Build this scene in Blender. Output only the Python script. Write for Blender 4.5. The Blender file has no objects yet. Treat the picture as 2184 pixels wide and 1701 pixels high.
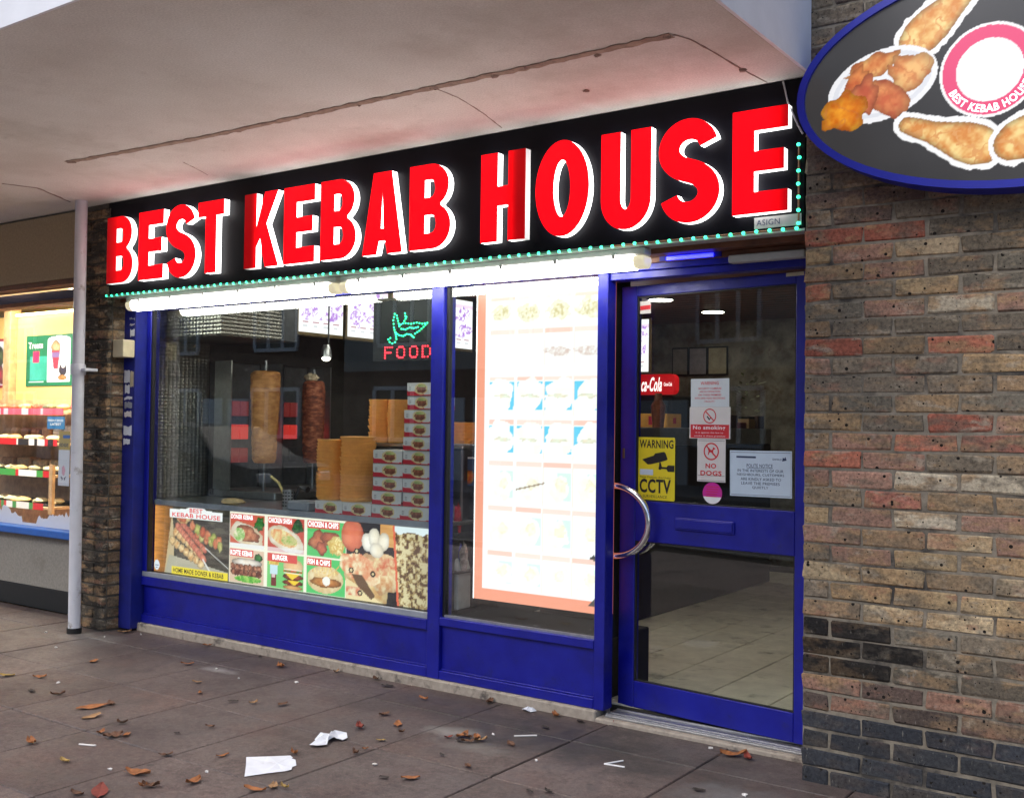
import bpy, bmesh, math, random
import numpy as np
from mathutils import Vector, Matrix

random.seed(7)
scene = bpy.context.scene
COL = scene.collection
R = math.radians

# ---------------------------------------------------------------- camera
cam_d = bpy.data.cameras.new('camera')
cam = bpy.data.objects.new('camera', cam_d); COL.objects.link(cam)
right = Vector((0.81650723, 0.57718488, 0.01317433))
down = Vector((-0.00268549, 0.02661597, -0.99964213))
fwd = Vector((-0.57732897, 0.81617964, 0.02328216))
m = Matrix((( right.x, -down.x, -fwd.x), (right.y, -down.y, -fwd.y), (right.z, -down.z, -fwd.z))).to_4x4()
m.translation = (0, -4.35, 1.385)
cam.matrix_world = m
cam_d.sensor_fit = 'HORIZONTAL'; cam_d.sensor_width = 36.0
cam_d.lens = 36.0 * 2270.92 / 2184.0
cam_d.clip_start = 0.05; cam_d.clip_end = 500
scene.camera = cam

# ---------------------------------------------------------------- sky, sun, exposure
world = bpy.data.worlds.new('World'); scene.world = world; world.use_nodes = True
wn = world.node_tree.nodes; wl = world.node_tree.links
bg = wn['Background']
sky = wn.new('ShaderNodeTexSky'); sky.sky_type = 'NISHITA'; sky.sun_disc = False
SUN_EL, SUN_AZ = R(48), R(200)
sky.sun_elevation = SUN_EL; sky.sun_rotation = SUN_AZ
sky.air_density = 1.0; sky.dust_density = 2.0; sky.ozone_density = 1.0
wl.new(sky.outputs['Color'], bg.inputs['Color']); bg.inputs['Strength'].default_value = 0.15
sun_d = bpy.data.lights.new('sun', 'SUN'); sun_d.energy = 1.1; sun_d.angle = R(40); sun_d.color = (1.0, 0.97, 0.93)
sun = bpy.data.objects.new('sun', sun_d); COL.objects.link(sun)
sd = Vector((math.sin(SUN_AZ) * math.cos(SUN_EL), math.cos(SUN_AZ) * math.cos(SUN_EL), math.sin(SUN_EL)))
sun.rotation_euler = sd.to_track_quat('Z', 'Y').to_euler(); sun.location = (0, -10, 12)
scene.view_settings.view_transform = 'Standard'; scene.view_settings.look = 'None'
scene.view_settings.exposure = 0.68; scene.view_settings.gamma = 1.0
scene.cycles.use_denoising = True
scene.cycles.max_bounces = 8; scene.cycles.transparent_max_bounces = 12
scene.cycles.sample_clamp_indirect = 6.0

# ---------------------------------------------------------------- helpers: objects
WL = {}
def link(o, parent=None):
    COL.objects.link(o)
    if parent is not None: o.parent = parent
    return o
def tag(o, label=None, cat=None, group=None, kind=None):
    if label: o['label'] = label
    if cat: o['category'] = cat
    if group: o['group'] = group
    if kind: o['kind'] = kind
    return o
def thing(name, loc, label, cat, group=None, rz=0.0):
    o = bpy.data.objects.new(name, None); link(o)
    o.empty_display_size = 0.1
    o.location = loc; o.rotation_euler = (0, 0, rz); WL[o.name] = Vector(loc)
    return tag(o, label, cat, group)

class MB:
    """collects shapes, then becomes one mesh object"""
    def __init__(s): s.v = []; s.f = []; s.mi = []
    def add(s, v, f, mi=0):
        n = len(s.v); s.v += [tuple(p) for p in v]; s.f += [tuple(i + n for i in q) for q in f]; s.mi += [mi] * len(f)
        return s
    def box(s, x0, x1, y0, y1, z0, z1, mi=0):
        return s.add([(x0,y0,z0),(x1,y0,z0),(x1,y1,z0),(x0,y1,z0),(x0,y0,z1),(x1,y0,z1),(x1,y1,z1),(x0,y1,z1)],
                     [(0,3,2,1),(4,5,6,7),(0,1,5,4),(1,2,6,5),(2,3,7,6),(3,0,4,7)], mi)
    def prism(s, poly, y0, y1, mi=0):
        """poly in (x,z), extruded y0..y1"""
        n = len(poly)
        v = [(x,y0,z) for x,z in poly] + [(x,y1,z) for x,z in poly]
        f = [tuple(range(n)), tuple(range(2*n-1, n-1, -1))] + [(i, i+n, (i+1)%n+n, (i+1)%n) for i in range(n)]
        return s.add(v, f, mi)
    def slab(s, poly, z0, z1, mi=0):
        n = len(poly)
        v = [(x,y,z1) for x,y in poly] + [(x,y,z0) for x,y in poly]
        f = [tuple(range(n)), tuple(range(2*n-1, n-1, -1))] + [(i, i+n, (i+1)%n+n, (i+1)%n) for i in range(n)]
        return s.add(v, f, mi)
    def prismx(s, poly, x0, x1, mi=0):
        """poly in (y,z) extruded along x"""
        n = len(poly)
        v = [(x0,y,z) for y,z in poly] + [(x1,y,z) for y,z in poly]
        f = [tuple(range(n-1,-1,-1)), tuple(range(n, 2*n))] + [((i+1)%n, (i+1)%n+n, i+n, i) for i in range(n)]
        return s.add(v, f, mi)
    def tube(s, path, r, n=10, mi=0, cap=True):
        P = [Vector(p) for p in path]; rings = []; k = len(P)
        rr = r if isinstance(r, (list, tuple)) else [r] * k
        up = Vector((0.13, 0.21, 0.97)).normalized(); v = []
        for i, p in enumerate(P):
            t = (P[min(i+1,k-1)] - P[max(i-1,0)]).normalized()
            a = t.cross(up)
            if a.length < 1e-3: a = t.cross(Vector((1,0,0)))
            a.normalize(); b = t.cross(a)
            for j in range(n):
                q = 2*math.pi*j/n; v.append(p + (a*math.cos(q) + b*math.sin(q)) * rr[i])
        f = []
        for i in range(k-1):
            for j in range(n):
                f.append((i*n+j, i*n+(j+1)%n, (i+1)*n+(j+1)%n, (i+1)*n+j))
        if cap: f += [tuple(range(n-1,-1,-1)), tuple(range((k-1)*n, k*n))]
        return s.add(v, f, mi)
    def lathe(s, prof, c=(0,0,0), n=20, jit=0.0, seed=0, mi=0):
        rn = random.Random(seed); v = []; k = len(prof)
        for (r, z) in prof:
            for j in range(n):
                q = 2*math.pi*j/n; e = r*(1+jit*(rn.random()-.5))
                v.append((c[0]+e*math.cos(q), c[1]+e*math.sin(q), c[2]+z+jit*.02*(rn.random()-.5)))
        f = []
        for i in range(k-1):
            for j in range(n): f.append((i*n+j, i*n+(j+1)%n, (i+1)*n+(j+1)%n, (i+1)*n+j))
        f += [tuple(range(n-1,-1,-1)), tuple(range((k-1)*n, k*n))]
        return s.add(v, f, mi)
    def blob(s, c, rx, ry, rz, seed=0, jit=.15, nu=10, nv=6, mi=0, rot=0.0):
        rn = random.Random(seed); v = []; cr, sr = math.cos(rot), math.sin(rot)
        for i in range(nv+1):
            th = math.pi*i/nv
            for j in range(nu):
                ph = 2*math.pi*j/nu; e = 1+jit*(rn.random()-.5)*2
                x, y, z = rx*e*math.sin(th)*math.cos(ph), ry*e*math.sin(th)*math.sin(ph), rz*e*math.cos(th)
                v.append((c[0]+x*cr-y*sr, c[1]+x*sr+y*cr, c[2]+z))
        f = []
        for i in range(nv):
            for j in range(nu): f.append(((i+1)*nu+j, (i+1)*nu+(j+1)%nu, i*nu+(j+1)%nu, i*nu+j))
        return s.add(v, f, mi)
    def build(s, name, mat, parent=None, local=False, smooth=False, bevel=0.0, seg=1, label=None, kind=None):
        V = np.array(s.v, float); c = (V.min(0) + V.max(0)) / 2
        me = bpy.data.meshes.new(name); me.from_pydata((V - c).tolist(), [], s.f); me.validate()
        mats = mat if isinstance(mat, (list, tuple)) else [mat]
        for q in mats: me.materials.append(q)
        if len(mats) > 1: me.polygons.foreach_set('material_index', s.mi)
        bm = bmesh.new(); bm.from_mesh(me)
        bmesh.ops.recalc_face_normals(bm, faces=bm.faces)
        if bevel > 0:
            ed = [e for e in bm.edges if len(e.link_faces) == 2 and e.calc_face_angle(0) > R(35)]
            bmesh.ops.bevel(bm, geom=ed, offset=bevel, segments=seg, affect='EDGES', profile=.6, clamp_overlap=True)
        bm.to_mesh(me); bm.free()
        if smooth:
            me.polygons.foreach_set('use_smooth', [True] * len(me.polygons))
            try: me.set_sharp_from_angle(angle=R(40))
            except Exception: pass
        o = bpy.data.objects.new(name, me); link(o, parent)
        o.location = Vector(c) - (WL[parent.name] if (parent is not None and not local) else Vector((0,0,0)))
        WL[o.name] = Vector(c)
        return tag(o, label, kind=kind)

def inst(o, parent=None, loc=None, rot=None, scale=None, color=None):
    c = o.copy(); COL.objects.link(c); c.parent = parent
    if loc is not None: c.location = loc
    if rot is not None: c.rotation_euler = rot
    if scale is not None: c.scale = scale
    if color is not None: c.color = color
    return c
def copy_tree(o, parent=None):
    c = o.copy(); COL.objects.link(c); c.parent = parent
    for ch in o.children: copy_tree(ch, c)
    return c

# ---------------------------------------------------------------- helpers: materials
def lin(c):
    return tuple(((x/255)/12.92 if x/255 <= .04045 else ((x/255+.055)/1.055)**2.4) for x in c)
def nm(name):
    M_ = bpy.data.materials.new(name); M_.use_nodes = True
    nt = M_.node_tree; return M_, nt.nodes, nt.links, nt.nodes['Principled BSDF']
def ramp(nodes, links, src, stops):
    r = nodes.new('ShaderNodeValToRGB'); cr = r.color_ramp
    while len(cr.elements) < len(stops): cr.elements.new(.5)
    for e, (p, c) in zip(cr.elements, stops): e.position = p; e.color = (*c, 1)
    links.new(src, r.inputs[0]); return r.outputs[0]
def noise(nodes, links, scale, detail=4, rough=.55, coord='Object', vec=None):
    n = nodes.new('ShaderNodeTexNoise'); n.inputs['Scale'].default_value = scale
    n.inputs['Detail'].default_value = detail; n.inputs['Roughness'].default_value = rough
    if vec is None:
        t = nodes.new('ShaderNodeTexCoord'); vec = t.outputs[coord]
    links.new(vec, n.inputs['Vector']); return n.outputs['Fac']
def wpos(nodes):
    return nodes.new('ShaderNodeNewGeometry').outputs['Position']
def bump(nodes, links, bsdf, h, strength=.3, dist=.01):
    b = nodes.new('ShaderNodeBump'); b.inputs['Strength'].default_value = strength; b.inputs['Distance'].default_value = dist
    links.new(h, b.inputs['Height']); links.new(b.outputs[0], bsdf.inputs['Normal'])
def mixc(nodes, links, fac, a, b, mode='MIX'):
    x = nodes.new('ShaderNodeMix'); x.data_type = 'RGBA'; x.blend_type = mode
    for sock, val in ((x.inputs[0], fac), (x.inputs[6], a), (x.inputs[7], b)):
        if hasattr(val, 'links'): links.new(val, sock)
        elif isinstance(val, (int, float)): sock.default_value = val
        else: sock.default_value = (*val, 1)
    return x.outputs[2]
def simple(name, col, rough=.6, metal=0.0, var=.12, scale=18, bmp=0.0, spec=None, dirt=None):
    M_, n, l, b = nm(name)
    f = noise(n, l, scale, 5, .6, vec=wpos(n))
    lo = tuple(max(0, x*(1-var)) for x in col); hi = tuple(min(1, x*(1+var)) for x in col)
    c = ramp(n, l, f, [(.3, lo), (.7, hi)])
    if dirt:
        d = noise(n, l, dirt[1], 6, .65, vec=wpos(n))
        c = mixc(n, l, ramp(n, l, d, [(dirt[2], (0,0,0)), (dirt[2]+.14, (1,1,1))]), c, dirt[0])
    l.new(c, b.inputs['Base Color'])
    b.inputs['Roughness'].default_value = rough; b.inputs['Metallic'].default_value = metal
    if spec is not None: b.inputs['Specular IOR Level'].default_value = spec
    if bmp: bump(n, l, b, noise(n, l, scale*6, 4, .6, vec=wpos(n)), bmp, .004)
    return M_
def emit(name, col, strength, base=(.8,.8,.8)):
    M_, n, l, b = nm(name)
    b.inputs['Base Color'].default_value = (*base, 1); b.inputs['Roughness'].default_value = .35
    b.inputs['Emission Color'].default_value = (*col, 1); b.inputs['Emission Strength'].default_value = strength
    return M_
def printed(name, rough=.45, e=0.0, refl=1.0):
    """flat print: the colour attribute of the sheet; refl is low for translucent backlit film"""
    M_, n, l, b = nm(name)
    a = n.new('ShaderNodeAttribute'); a.attribute_name = 'Col'
    l.new(mixc(n, l, 1.0, a.outputs['Color'], (refl,)*3, 'MULTIPLY'), b.inputs['Base Color']); b.inputs['Roughness'].default_value = rough
    if e:
        l.new(a.outputs['Color'], b.inputs['Emission Color']); b.inputs['Emission Strength'].default_value = e
    return M_
def glass(name, tint=(.93,.96,.95), gain=1.0, rough=.0):
    M_ = bpy.data.materials.new(name); M_.use_nodes = True; nt = M_.node_tree; n = nt.nodes; l = nt.links
    n.clear(); out = n.new('ShaderNodeOutputMaterial'); mx = n.new('ShaderNodeMixShader')
    tr = n.new('ShaderNodeBsdfTransparent'); tr.inputs[0].default_value = (*tint, 1)
    gl = n.new('ShaderNodeBsdfGlossy'); gl.inputs['Roughness'].default_value = rough
    ge = n.new('ShaderNodeNewGeometry'); dt = n.new('ShaderNodeVectorMath'); dt.operation = 'DOT_PRODUCT'
    l.new(ge.outputs['Normal'], dt.inputs[0]); l.new(ge.outputs['Incoming'], dt.inputs[1])
    def mth(op, a, b=None, clamp=False):
        q = n.new('ShaderNodeMath'); q.operation = op; q.use_clamp = clamp
        for k, v in enumerate((a, b)):
            if v is None: continue
            if hasattr(v, 'links'): l.new(v, q.inputs[k])
            else: q.inputs[k].default_value = v
        return q.outputs[0]
    sch = mth('POWER', mth('SUBTRACT', 1.0, mth('ABSOLUTE', dt.outputs['Value']), True), 5.0)   # Schlick's Fresnel, same from both sides
    fac = mth('MULTIPLY', mth('ADD', mth('MULTIPLY', sch, .96), .04), gain, True)
    l.new(fac, mx.inputs[0])
    l.new(tr.outputs[0], mx.inputs[1]); l.new(gl.outputs[0], mx.inputs[2]); l.new(mx.outputs[0], out.inputs['Surface'])
    return M_

# ---------------------------------------------------------------- helpers: flat prints (vertex colour sheets)
def h2(i, j, s):
    n = (i.astype(np.int64)*374761393 + j.astype(np.int64)*668265263 + s*1442695041) & 0x7fffffff
    n = ((n ^ (n >> 13)) * 1274126177) & 0x7fffffff
    return ((n ^ (n >> 16)) & 0xffff) / 65535.0
def vn(x, y, s=0):
    i = np.floor(x); j = np.floor(y); fx = x-i; fy = y-j; fx = fx*fx*(3-2*fx); fy = fy*fy*(3-2*fy)
    i = i.astype(int); j = j.astype(int)
    return (h2(i,j,s)*(1-fx)+h2(i+1,j,s)*fx)*(1-fy) + (h2(i,j+1,s)*(1-fx)+h2(i+1,j+1,s)*fx)*fy
def fbm(x, y, s=0):
    return .55*vn(x,y,s)+.3*vn(2.1*x,2.1*y,s+1)+.15*vn(4.3*x,4.3*y,s+2)
class Cv:
    """paints a colour field over a sheet of w x h metres"""
    def __init__(s, w, h, step, base=(255,255,255)):
        s.w, s.h = w, h; s.nx = max(2, int(round(w/step))); s.ny = max(2, int(round(h/step)))
        s.X, s.Y = np.meshgrid(np.linspace(0,w,s.nx+1), np.linspace(0,h,s.ny+1))
        s.c = np.empty(s.X.shape+(3,)); s.c[:] = base
    def put(s, msk, c, a=1.0):
        c = np.array(c, float); s.c[msk] = s.c[msk]*(1-a) + (c[msk] if c.ndim == 3 else c)*a; return s
    def rect(s, x0, x1, y0, y1, c, a=1.0): return s.put((s.X>=x0)&(s.X<=x1)&(s.Y>=y0)&(s.Y<=y1), c, a)
    def em(s, cx, cy, rx, ry, rot=0.0, wob=0.0, seed=0):
        co, si = math.cos(rot), math.sin(rot); dx, dy = s.X-cx, s.Y-cy
        u, v = (dx*co+dy*si)/rx, (-dx*si+dy*co)/ry
        r = np.sqrt(u*u+v*v)
        if wob: r = r*(1+wob*(vn(np.arctan2(v,u)*2.2+9, u*0+3, seed)-.5)*2)
        return r
    def ell(s, cx, cy, rx, ry, c, rot=0.0, wob=0.0, seed=0, a=1.0): return s.put(s.em(cx,cy,rx,ry,rot,wob,seed)<1, c, a)
    def food(s, cx, cy, rx, ry, c1, c2, rot=0.0, wob=.12, seed=0, fs=60, shade=.45):
        r = s.em(cx,cy,rx,ry,rot,wob,seed); k = np.clip((fbm(s.X*fs, s.Y*fs, seed)-.27)/.46,0,1)
        col = np.array(c1,float)*(1-k[...,None]) + np.array(c2,float)*k[...,None]
        col = col*(1-shade*np.clip(r,0,1)[...,None]**3)
        return s.put(r<1, col)
    def tex(s, msk, c1, c2, fs=60, seed=0, fy=None, lo=.25, hi=.75):
        k = np.clip((fbm(s.X*fs, s.Y*(fy or fs), seed)-lo)/(hi-lo),0,1)
        return s.put(msk, np.array(c1,float)*(1-k[...,None]) + np.array(c2,float)*k[...,None])
    def R(s, x0, x1, y0, y1): return (s.X>=x0)&(s.X<=x1)&(s.Y>=y0)&(s.Y<=y1)
    def poly(s, pts):
        ins = np.zeros(s.X.shape, bool); n = len(pts)
        for i in range(n):
            (xa,ya),(xb,yb) = pts[i], pts[(i+1)%n]
            if ya == yb: continue
            cnd = ((ya > s.Y) != (yb > s.Y)) & (s.X < (xb-xa)*(s.Y-ya)/(yb-ya)+xa); ins ^= cnd
        return ins
    def seg(s, p, q, wd, c):
        px,py = p; qx,qy = q; dx,dy = qx-px, qy-py; L = dx*dx+dy*dy
        t = np.clip(((s.X-px)*dx+(s.Y-py)*dy)/L,0,1)
        return s.put(np.hypot(s.X-px-t*dx, s.Y-py-t*dy) < wd/2, c)
    def mesh(s, name, mat, keep=None):
        ny, nx = s.ny+1, s.nx+1
        V = np.stack([s.X-s.w/2, np.zeros_like(s.X), s.Y-s.h/2], -1).reshape(-1,3)
        idx = np.arange(nx*ny).reshape(ny,nx)
        F = np.stack([idx[:-1,:-1], idx[:-1,1:], idx[1:,1:], idx[1:,:-1]], -1).reshape(-1,4)
        if keep is not None:
            kk = keep.reshape(-1); F = F[kk[F].all(1)]
        me = bpy.data.meshes.new(name); me.from_pydata(V.tolist(), [], F.tolist())
        q = np.clip(s.c/255.0,0,1); q = np.where(q<=.04045, q/12.92, ((q+.055)/1.055)**2.4)
        at = me.color_attributes.new('Col','FLOAT_COLOR','POINT')
        at.data.foreach_set('color', np.concatenate([q.reshape(-1,3), np.ones((nx*ny,1))],1).astype(np.float32).ravel())
        me.materials.append(mat); return me
def sheet_obj(name, me, loc, parent=None, local=False, rz=0.0):
    o = bpy.data.objects.new(name, me); link(o, parent)
    o.location = Vector(loc) - (WL[parent.name] if (parent is not None and not local) else Vector((0,0,0)))
    o.rotation_euler = (0,0,rz); WL[o.name] = Vector(loc); return o

_txt = {}
def text_obj(name, s, x0, x1, z0, z1, y, mat, parent=None, local=False, bold=.0, depth=.0006, shear=0.0, axis='x', arc=None, italic=0.0):
    """lettering stretched into the box x0..x1, z0..z1 facing -y (metres)"""
    cu = bpy.data.curves.new(name, 'FONT'); cu.body = s; cu.size = 1.0; cu.offset = bold; cu.extrude = 0.0
    cu.resolution_u = 3; cu.shear = shear; cu.space_character = 1.05 + bold*1.2
    o = bpy.data.objects.new('tmp', cu); COL.objects.link(o)
    dg = bpy.context.evaluated_depsgraph_get(); me = bpy.data.meshes.new_from_object(o.evaluated_get(dg))
    bpy.data.objects.remove(o); bpy.data.curves.remove(cu)
    V = np.array([v.co[:] for v in me.vertices]); F = [tuple(p.vertices) for p in me.polygons]; bpy.data.meshes.remove(me)
    a, b = V[:,:2].min(0), V[:,:2].max(0); T = (V[:,:2]-a)/(b-a)
    if arc:
        cx, cz, r0, r1, a0, a1 = arc; ang = a0+(a1-a0)*T[:,0]; rr = r0+(r1-r0)*T[:,1]
        X = cx+rr*np.cos(ang); Z = cz+rr*np.sin(ang)
    else:
        X = x0+(x1-x0)*T[:,0]; Z = z0+(z1-z0)*T[:,1]
    mb = MB(); mb.add(np.stack([X, np.full(len(X), y), Z],1).tolist(), [tuple(f) for f in F])
    o = mb.build(name, mat, parent, local)
    return o

# ---------------------------------------------------------------- materials
def mrange(n, l, v, a, b, c, d):
    q = n.new('ShaderNodeMapRange'); l.new(v, q.inputs[0])
    for k, x in zip((1,2,3,4), (a,b,c,d)): q.inputs[k].default_value = x
    return q.outputs[0]
def brick_mat(name, pits=True, grime=.35):
    """weathered stock brick: object colour, its alpha says how patchy the brick is"""
    M_, n, l, b = nm(name)
    oi = n.new('ShaderNodeObjectInfo'); P = wpos(n)
    sq = n.new('ShaderNodeVectorMath'); sq.operation = 'MULTIPLY'; sq.inputs[1].default_value = (1, 1, 2.4); l.new(P, sq.inputs[0]); Q = sq.outputs[0]
    def msk(scale, lo, hi, amt, seed):
        of = n.new('ShaderNodeVectorMath'); of.operation = 'ADD'; of.inputs[1].default_value = (seed*3.7, seed*1.3, seed*2.1); l.new(Q, of.inputs[0])
        r = ramp(n, l, noise(n, l, scale, 5, .6, vec=of.outputs[0]), [(lo,(0,0,0)),(hi,(amt,)*3)])
        return mixc(n, l, 1.0, r, oi.outputs['Alpha'], 'MULTIPLY')
    v = oi.outputs['Color']
    v = mixc(n, l, msk(7, .50, .60, .75, 1), v, (.33,.215,.115)); v = mixc(n, l, msk(6, .58, .66, .6, 2), v, (.31,.145,.095))
    v = mixc(n, l, msk(8, .50, .64, .7, 3), v, (.125,.108,.083)); v = mixc(n, l, msk(9, .58, .66, .65, 4), v, (.36,.31,.235))
    f = noise(n, l, 70, 6, .7, vec=P)
    v = mixc(n, l, 1.0, v, ramp(n, l, f, [(.28,(.40,.39,.37)),(.5,(1.0,1.0,1.0)),(.74,(1.6,1.56,1.46))]), 'MULTIPLY')
    g = noise(n, l, 4.5, 8, .72, vec=P)
    v = mixc(n, l, ramp(n, l, g, [(.46,(0,0,0)),(.74,(grime,)*3)]), v, (.035,.032,.028))
    st = n.new('ShaderNodeVectorMath'); st.operation = 'MULTIPLY'; st.inputs[1].default_value = (1.0, 1.0, .35); l.new(P, st.inputs[0])
    e = noise(n, l, 75, 4, .7, vec=st.outputs[0])
    v = mixc(n, l, ramp(n, l, e, [(.62,(0,0,0)),(.72,(.5,)*3)]), v, (.30,.28,.24))
    h = noise(n, l, 110, 6, .7, vec=P)
    if pits:
        for sc_, k0 in ((34, -.17), (75, -.20)):
            vo = n.new('ShaderNodeTexVoronoi'); vo.inputs['Scale'].default_value = sc_; l.new(P, vo.inputs['Vector'])
            sp = n.new('ShaderNodeSeparateColor'); l.new(vo.outputs['Color'], sp.inputs[0])
            th = n.new('ShaderNodeMath'); th.operation = 'MULTIPLY_ADD'; th.inputs[1].default_value = .42; th.inputs[2].default_value = k0
            l.new(sp.outputs[0], th.inputs[0])
            lt = n.new('ShaderNodeMath'); lt.operation = 'LESS_THAN'; l.new(vo.outputs['Distance'], lt.inputs[0]); l.new(th.outputs[0], lt.inputs[1])
            v = mixc(n, l, lt.outputs[0], v, (.014,.011,.009))
            hh = n.new('ShaderNodeMath'); hh.operation = 'SUBTRACT'; l.new(h, hh.inputs[0]); l.new(lt.outputs[0], hh.inputs[1]); h = hh.outputs[0]
    l.new(v, b.inputs['Base Color']); b.inputs['Roughness'].default_value = .9; b.inputs['Specular IOR Level'].default_value = .25
    bump(n, l, b, h, .6, .006); return M_
def pave_mat():
    M_, n, l, b = nm('paving_concrete'); P = wpos(n); oi = n.new('ShaderNodeObjectInfo')
    f = noise(n, l, 1.7, 9, .66, vec=P)
    c = ramp(n, l, f, [(.3,(.056,.040,.036)),(.48,(.094,.069,.061)),(.7,(.155,.119,.104))])
    f2 = noise(n, l, 2.6, 6, .6, vec=P); c = mixc(n, l, ramp(n, l, f2, [(.52,(0,0,0)),(.68,(.45,)*3)]), c, (.125,.072,.058))
    sp = noise(n, l, 170, 4, .75, vec=P)
    c = mixc(n, l, 1.0, c, ramp(n, l, sp, [(.28,(.45,.44,.44)),(.5,(1,1,1)),(.74,(1.75,1.72,1.7))]), 'MULTIPLY')
    mo_ = noise(n, l, 38, 9, .78, vec=P); c = mixc(n, l, 1.0, c, ramp(n, l, mo_, [(.30,(.42,.40,.42)),(.5,(1,1,1)),(.70,(1.65,1.62,1.6))]), 'MULTIPLY')
    c = mixc(n, l, 1.0, c, oi.outputs['Color'], 'MULTIPLY')
    st = noise(n, l, 3.4, 9, .72, vec=P)
    c = mixc(n, l, ramp(n, l, st, [(.50,(0,0,0)),(.66,(.62,)*3)]), c, (.034,.029,.027))
    # trodden-in stains: dark grease by the door, pale scuffs
    wb = noise(n, l, 7, 5, .65, vec=P)
    for (x, y, rx, ry, amt, colr) in ((-2.55,-.38,.60,.30,.85,(.024,.021,.020)), (-2.0,-.45,.5,.25,.55,(.032,.028,.027)), (-5.2,-.25,1.1,.22,.5,(.036,.030,.028)), (-2.84,-.60,.20,.10,.9,(.018,.015,.014)), (-2.98,-.58,.15,.09,.85,(.24,.225,.205)), (-2.78,-.68,.20,.08,.5,(.20,.19,.17)), (-4.72,-.43,.14,.05,.8,(.27,.26,.25)), (-6.05,-.36,.30,.16,.6,(.20,.19,.175)), (-3.35,-.35,.5,.2,.45,(.036,.030,.028)), (-1.62,-.62,.25,.16,.5,(.20,.20,.20))):
        sb = n.new('ShaderNodeVectorMath'); sb.operation = 'SUBTRACT'; sb.inputs[1].default_value = (x, y, 0); l.new(P, sb.inputs[0])
        ml = n.new('ShaderNodeVectorMath'); ml.operation = 'MULTIPLY'; ml.inputs[1].default_value = (1/rx, 1/ry, 0); l.new(sb.outputs[0], ml.inputs[0])
        ln = n.new('ShaderNodeVectorMath'); ln.operation = 'LENGTH'; l.new(ml.outputs[0], ln.inputs[0])
        ad = n.new('ShaderNodeMath'); ad.operation = 'MULTIPLY_ADD'; ad.inputs[1].default_value = 2.6; l.new(wb, ad.inputs[0]); l.new(ln.outputs['Value'], ad.inputs[2])
        c = mixc(n, l, mrange(n, l, ad.outputs[0], 1.5, 2.5, amt, 0), c, colr)
    gm = n.new('ShaderNodeTexVoronoi'); gm.inputs['Scale'].default_value = 9; l.new(P, gm.inputs['Vector'])
    sc = n.new('ShaderNodeSeparateColor'); l.new(gm.outputs['Color'], sc.inputs[0])
    mth = n.new('ShaderNodeMath'); mth.operation = 'MULTIPLY_ADD'; mth.inputs[1].default_value = .3; mth.inputs[2].default_value = -.16; l.new(sc.outputs[1], mth.inputs[0])
    lt = n.new('ShaderNodeMath'); lt.operation = 'LESS_THAN'; l.new(gm.outputs['Distance'], lt.inputs[0]); l.new(mth.outputs[0], lt.inputs[1])
    fm = n.new('ShaderNodeMath'); fm.operation = 'MULTIPLY'; fm.inputs[1].default_value = .55; l.new(lt.outputs[0], fm.inputs[0])
    c = mixc(n, l, fm.outputs[0], c, (.03,.027,.026))
    l.new(c, b.inputs['Base Color'])
    l.new(ramp(n, l, st, [(.4,(.68,)*3),(.7,(.38,)*3)]), b.inputs['Roughness'])
    bump(n, l, b, sp, .5, .004); return M_
def soffit_mat():
    M_, n, l, b = nm('soffit_paint'); P = wpos(n)
    f = noise(n, l, 1.6, 8, .6, vec=P)
    c = ramp(n, l, f, [(.3,(.63,.59,.53)),(.55,(.73,.70,.64)),(.75,(.79,.77,.72))])
    g = noise(n, l, 120, 5, .8, vec=P)
    c = mixc(n, l, 1.0, c, ramp(n, l, g, [(.3,(.72,.72,.72)),(.7,(1.12,1.12,1.12))]), 'MULTIPLY')
    s_ = noise(n, l, .9, 9, .72, vec=P); c = mixc(n, l, ramp(n, l, s_, [(.52,(0,0,0)),(.70,(.55,)*3)]), c, (.40,.355,.29)); s2 = noise(n, l, 7, 8, .75, vec=P); c = mixc(n, l, ramp(n, l, s2, [(.60,(0,0,0)),(.76,(.4,)*3)]), c, (.33,.28,.225))
    l.new(c, b.inputs['Base Color']); b.inputs['Roughness'].default_value = .85
    bump(n, l, b, g, .35, .004); return M_
def emboss_mat():
    M_, n, l, b = nm('embossed_steel'); P = wpos(n)
    ad = n.new('ShaderNodeVectorMath'); ad.operation = 'MULTIPLY'; ad.inputs[1].default_value = (30, 30, 42); l.new(P, ad.inputs[0])
    vo = n.new('ShaderNodeTexVoronoi'); vo.inputs['Scale'].default_value = 1.0; vo.inputs['Randomness'].default_value = 0.0
    l.new(ad.outputs[0], vo.inputs['Vector'])
    b.inputs['Base Color'].default_value = (.24,.23,.20,1); b.inputs['Metallic'].default_value = .95; b.inputs['Roughness'].default_value = .34
    bump(n, l, b, vo.outputs['Distance'], .9, .012); return M_

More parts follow.
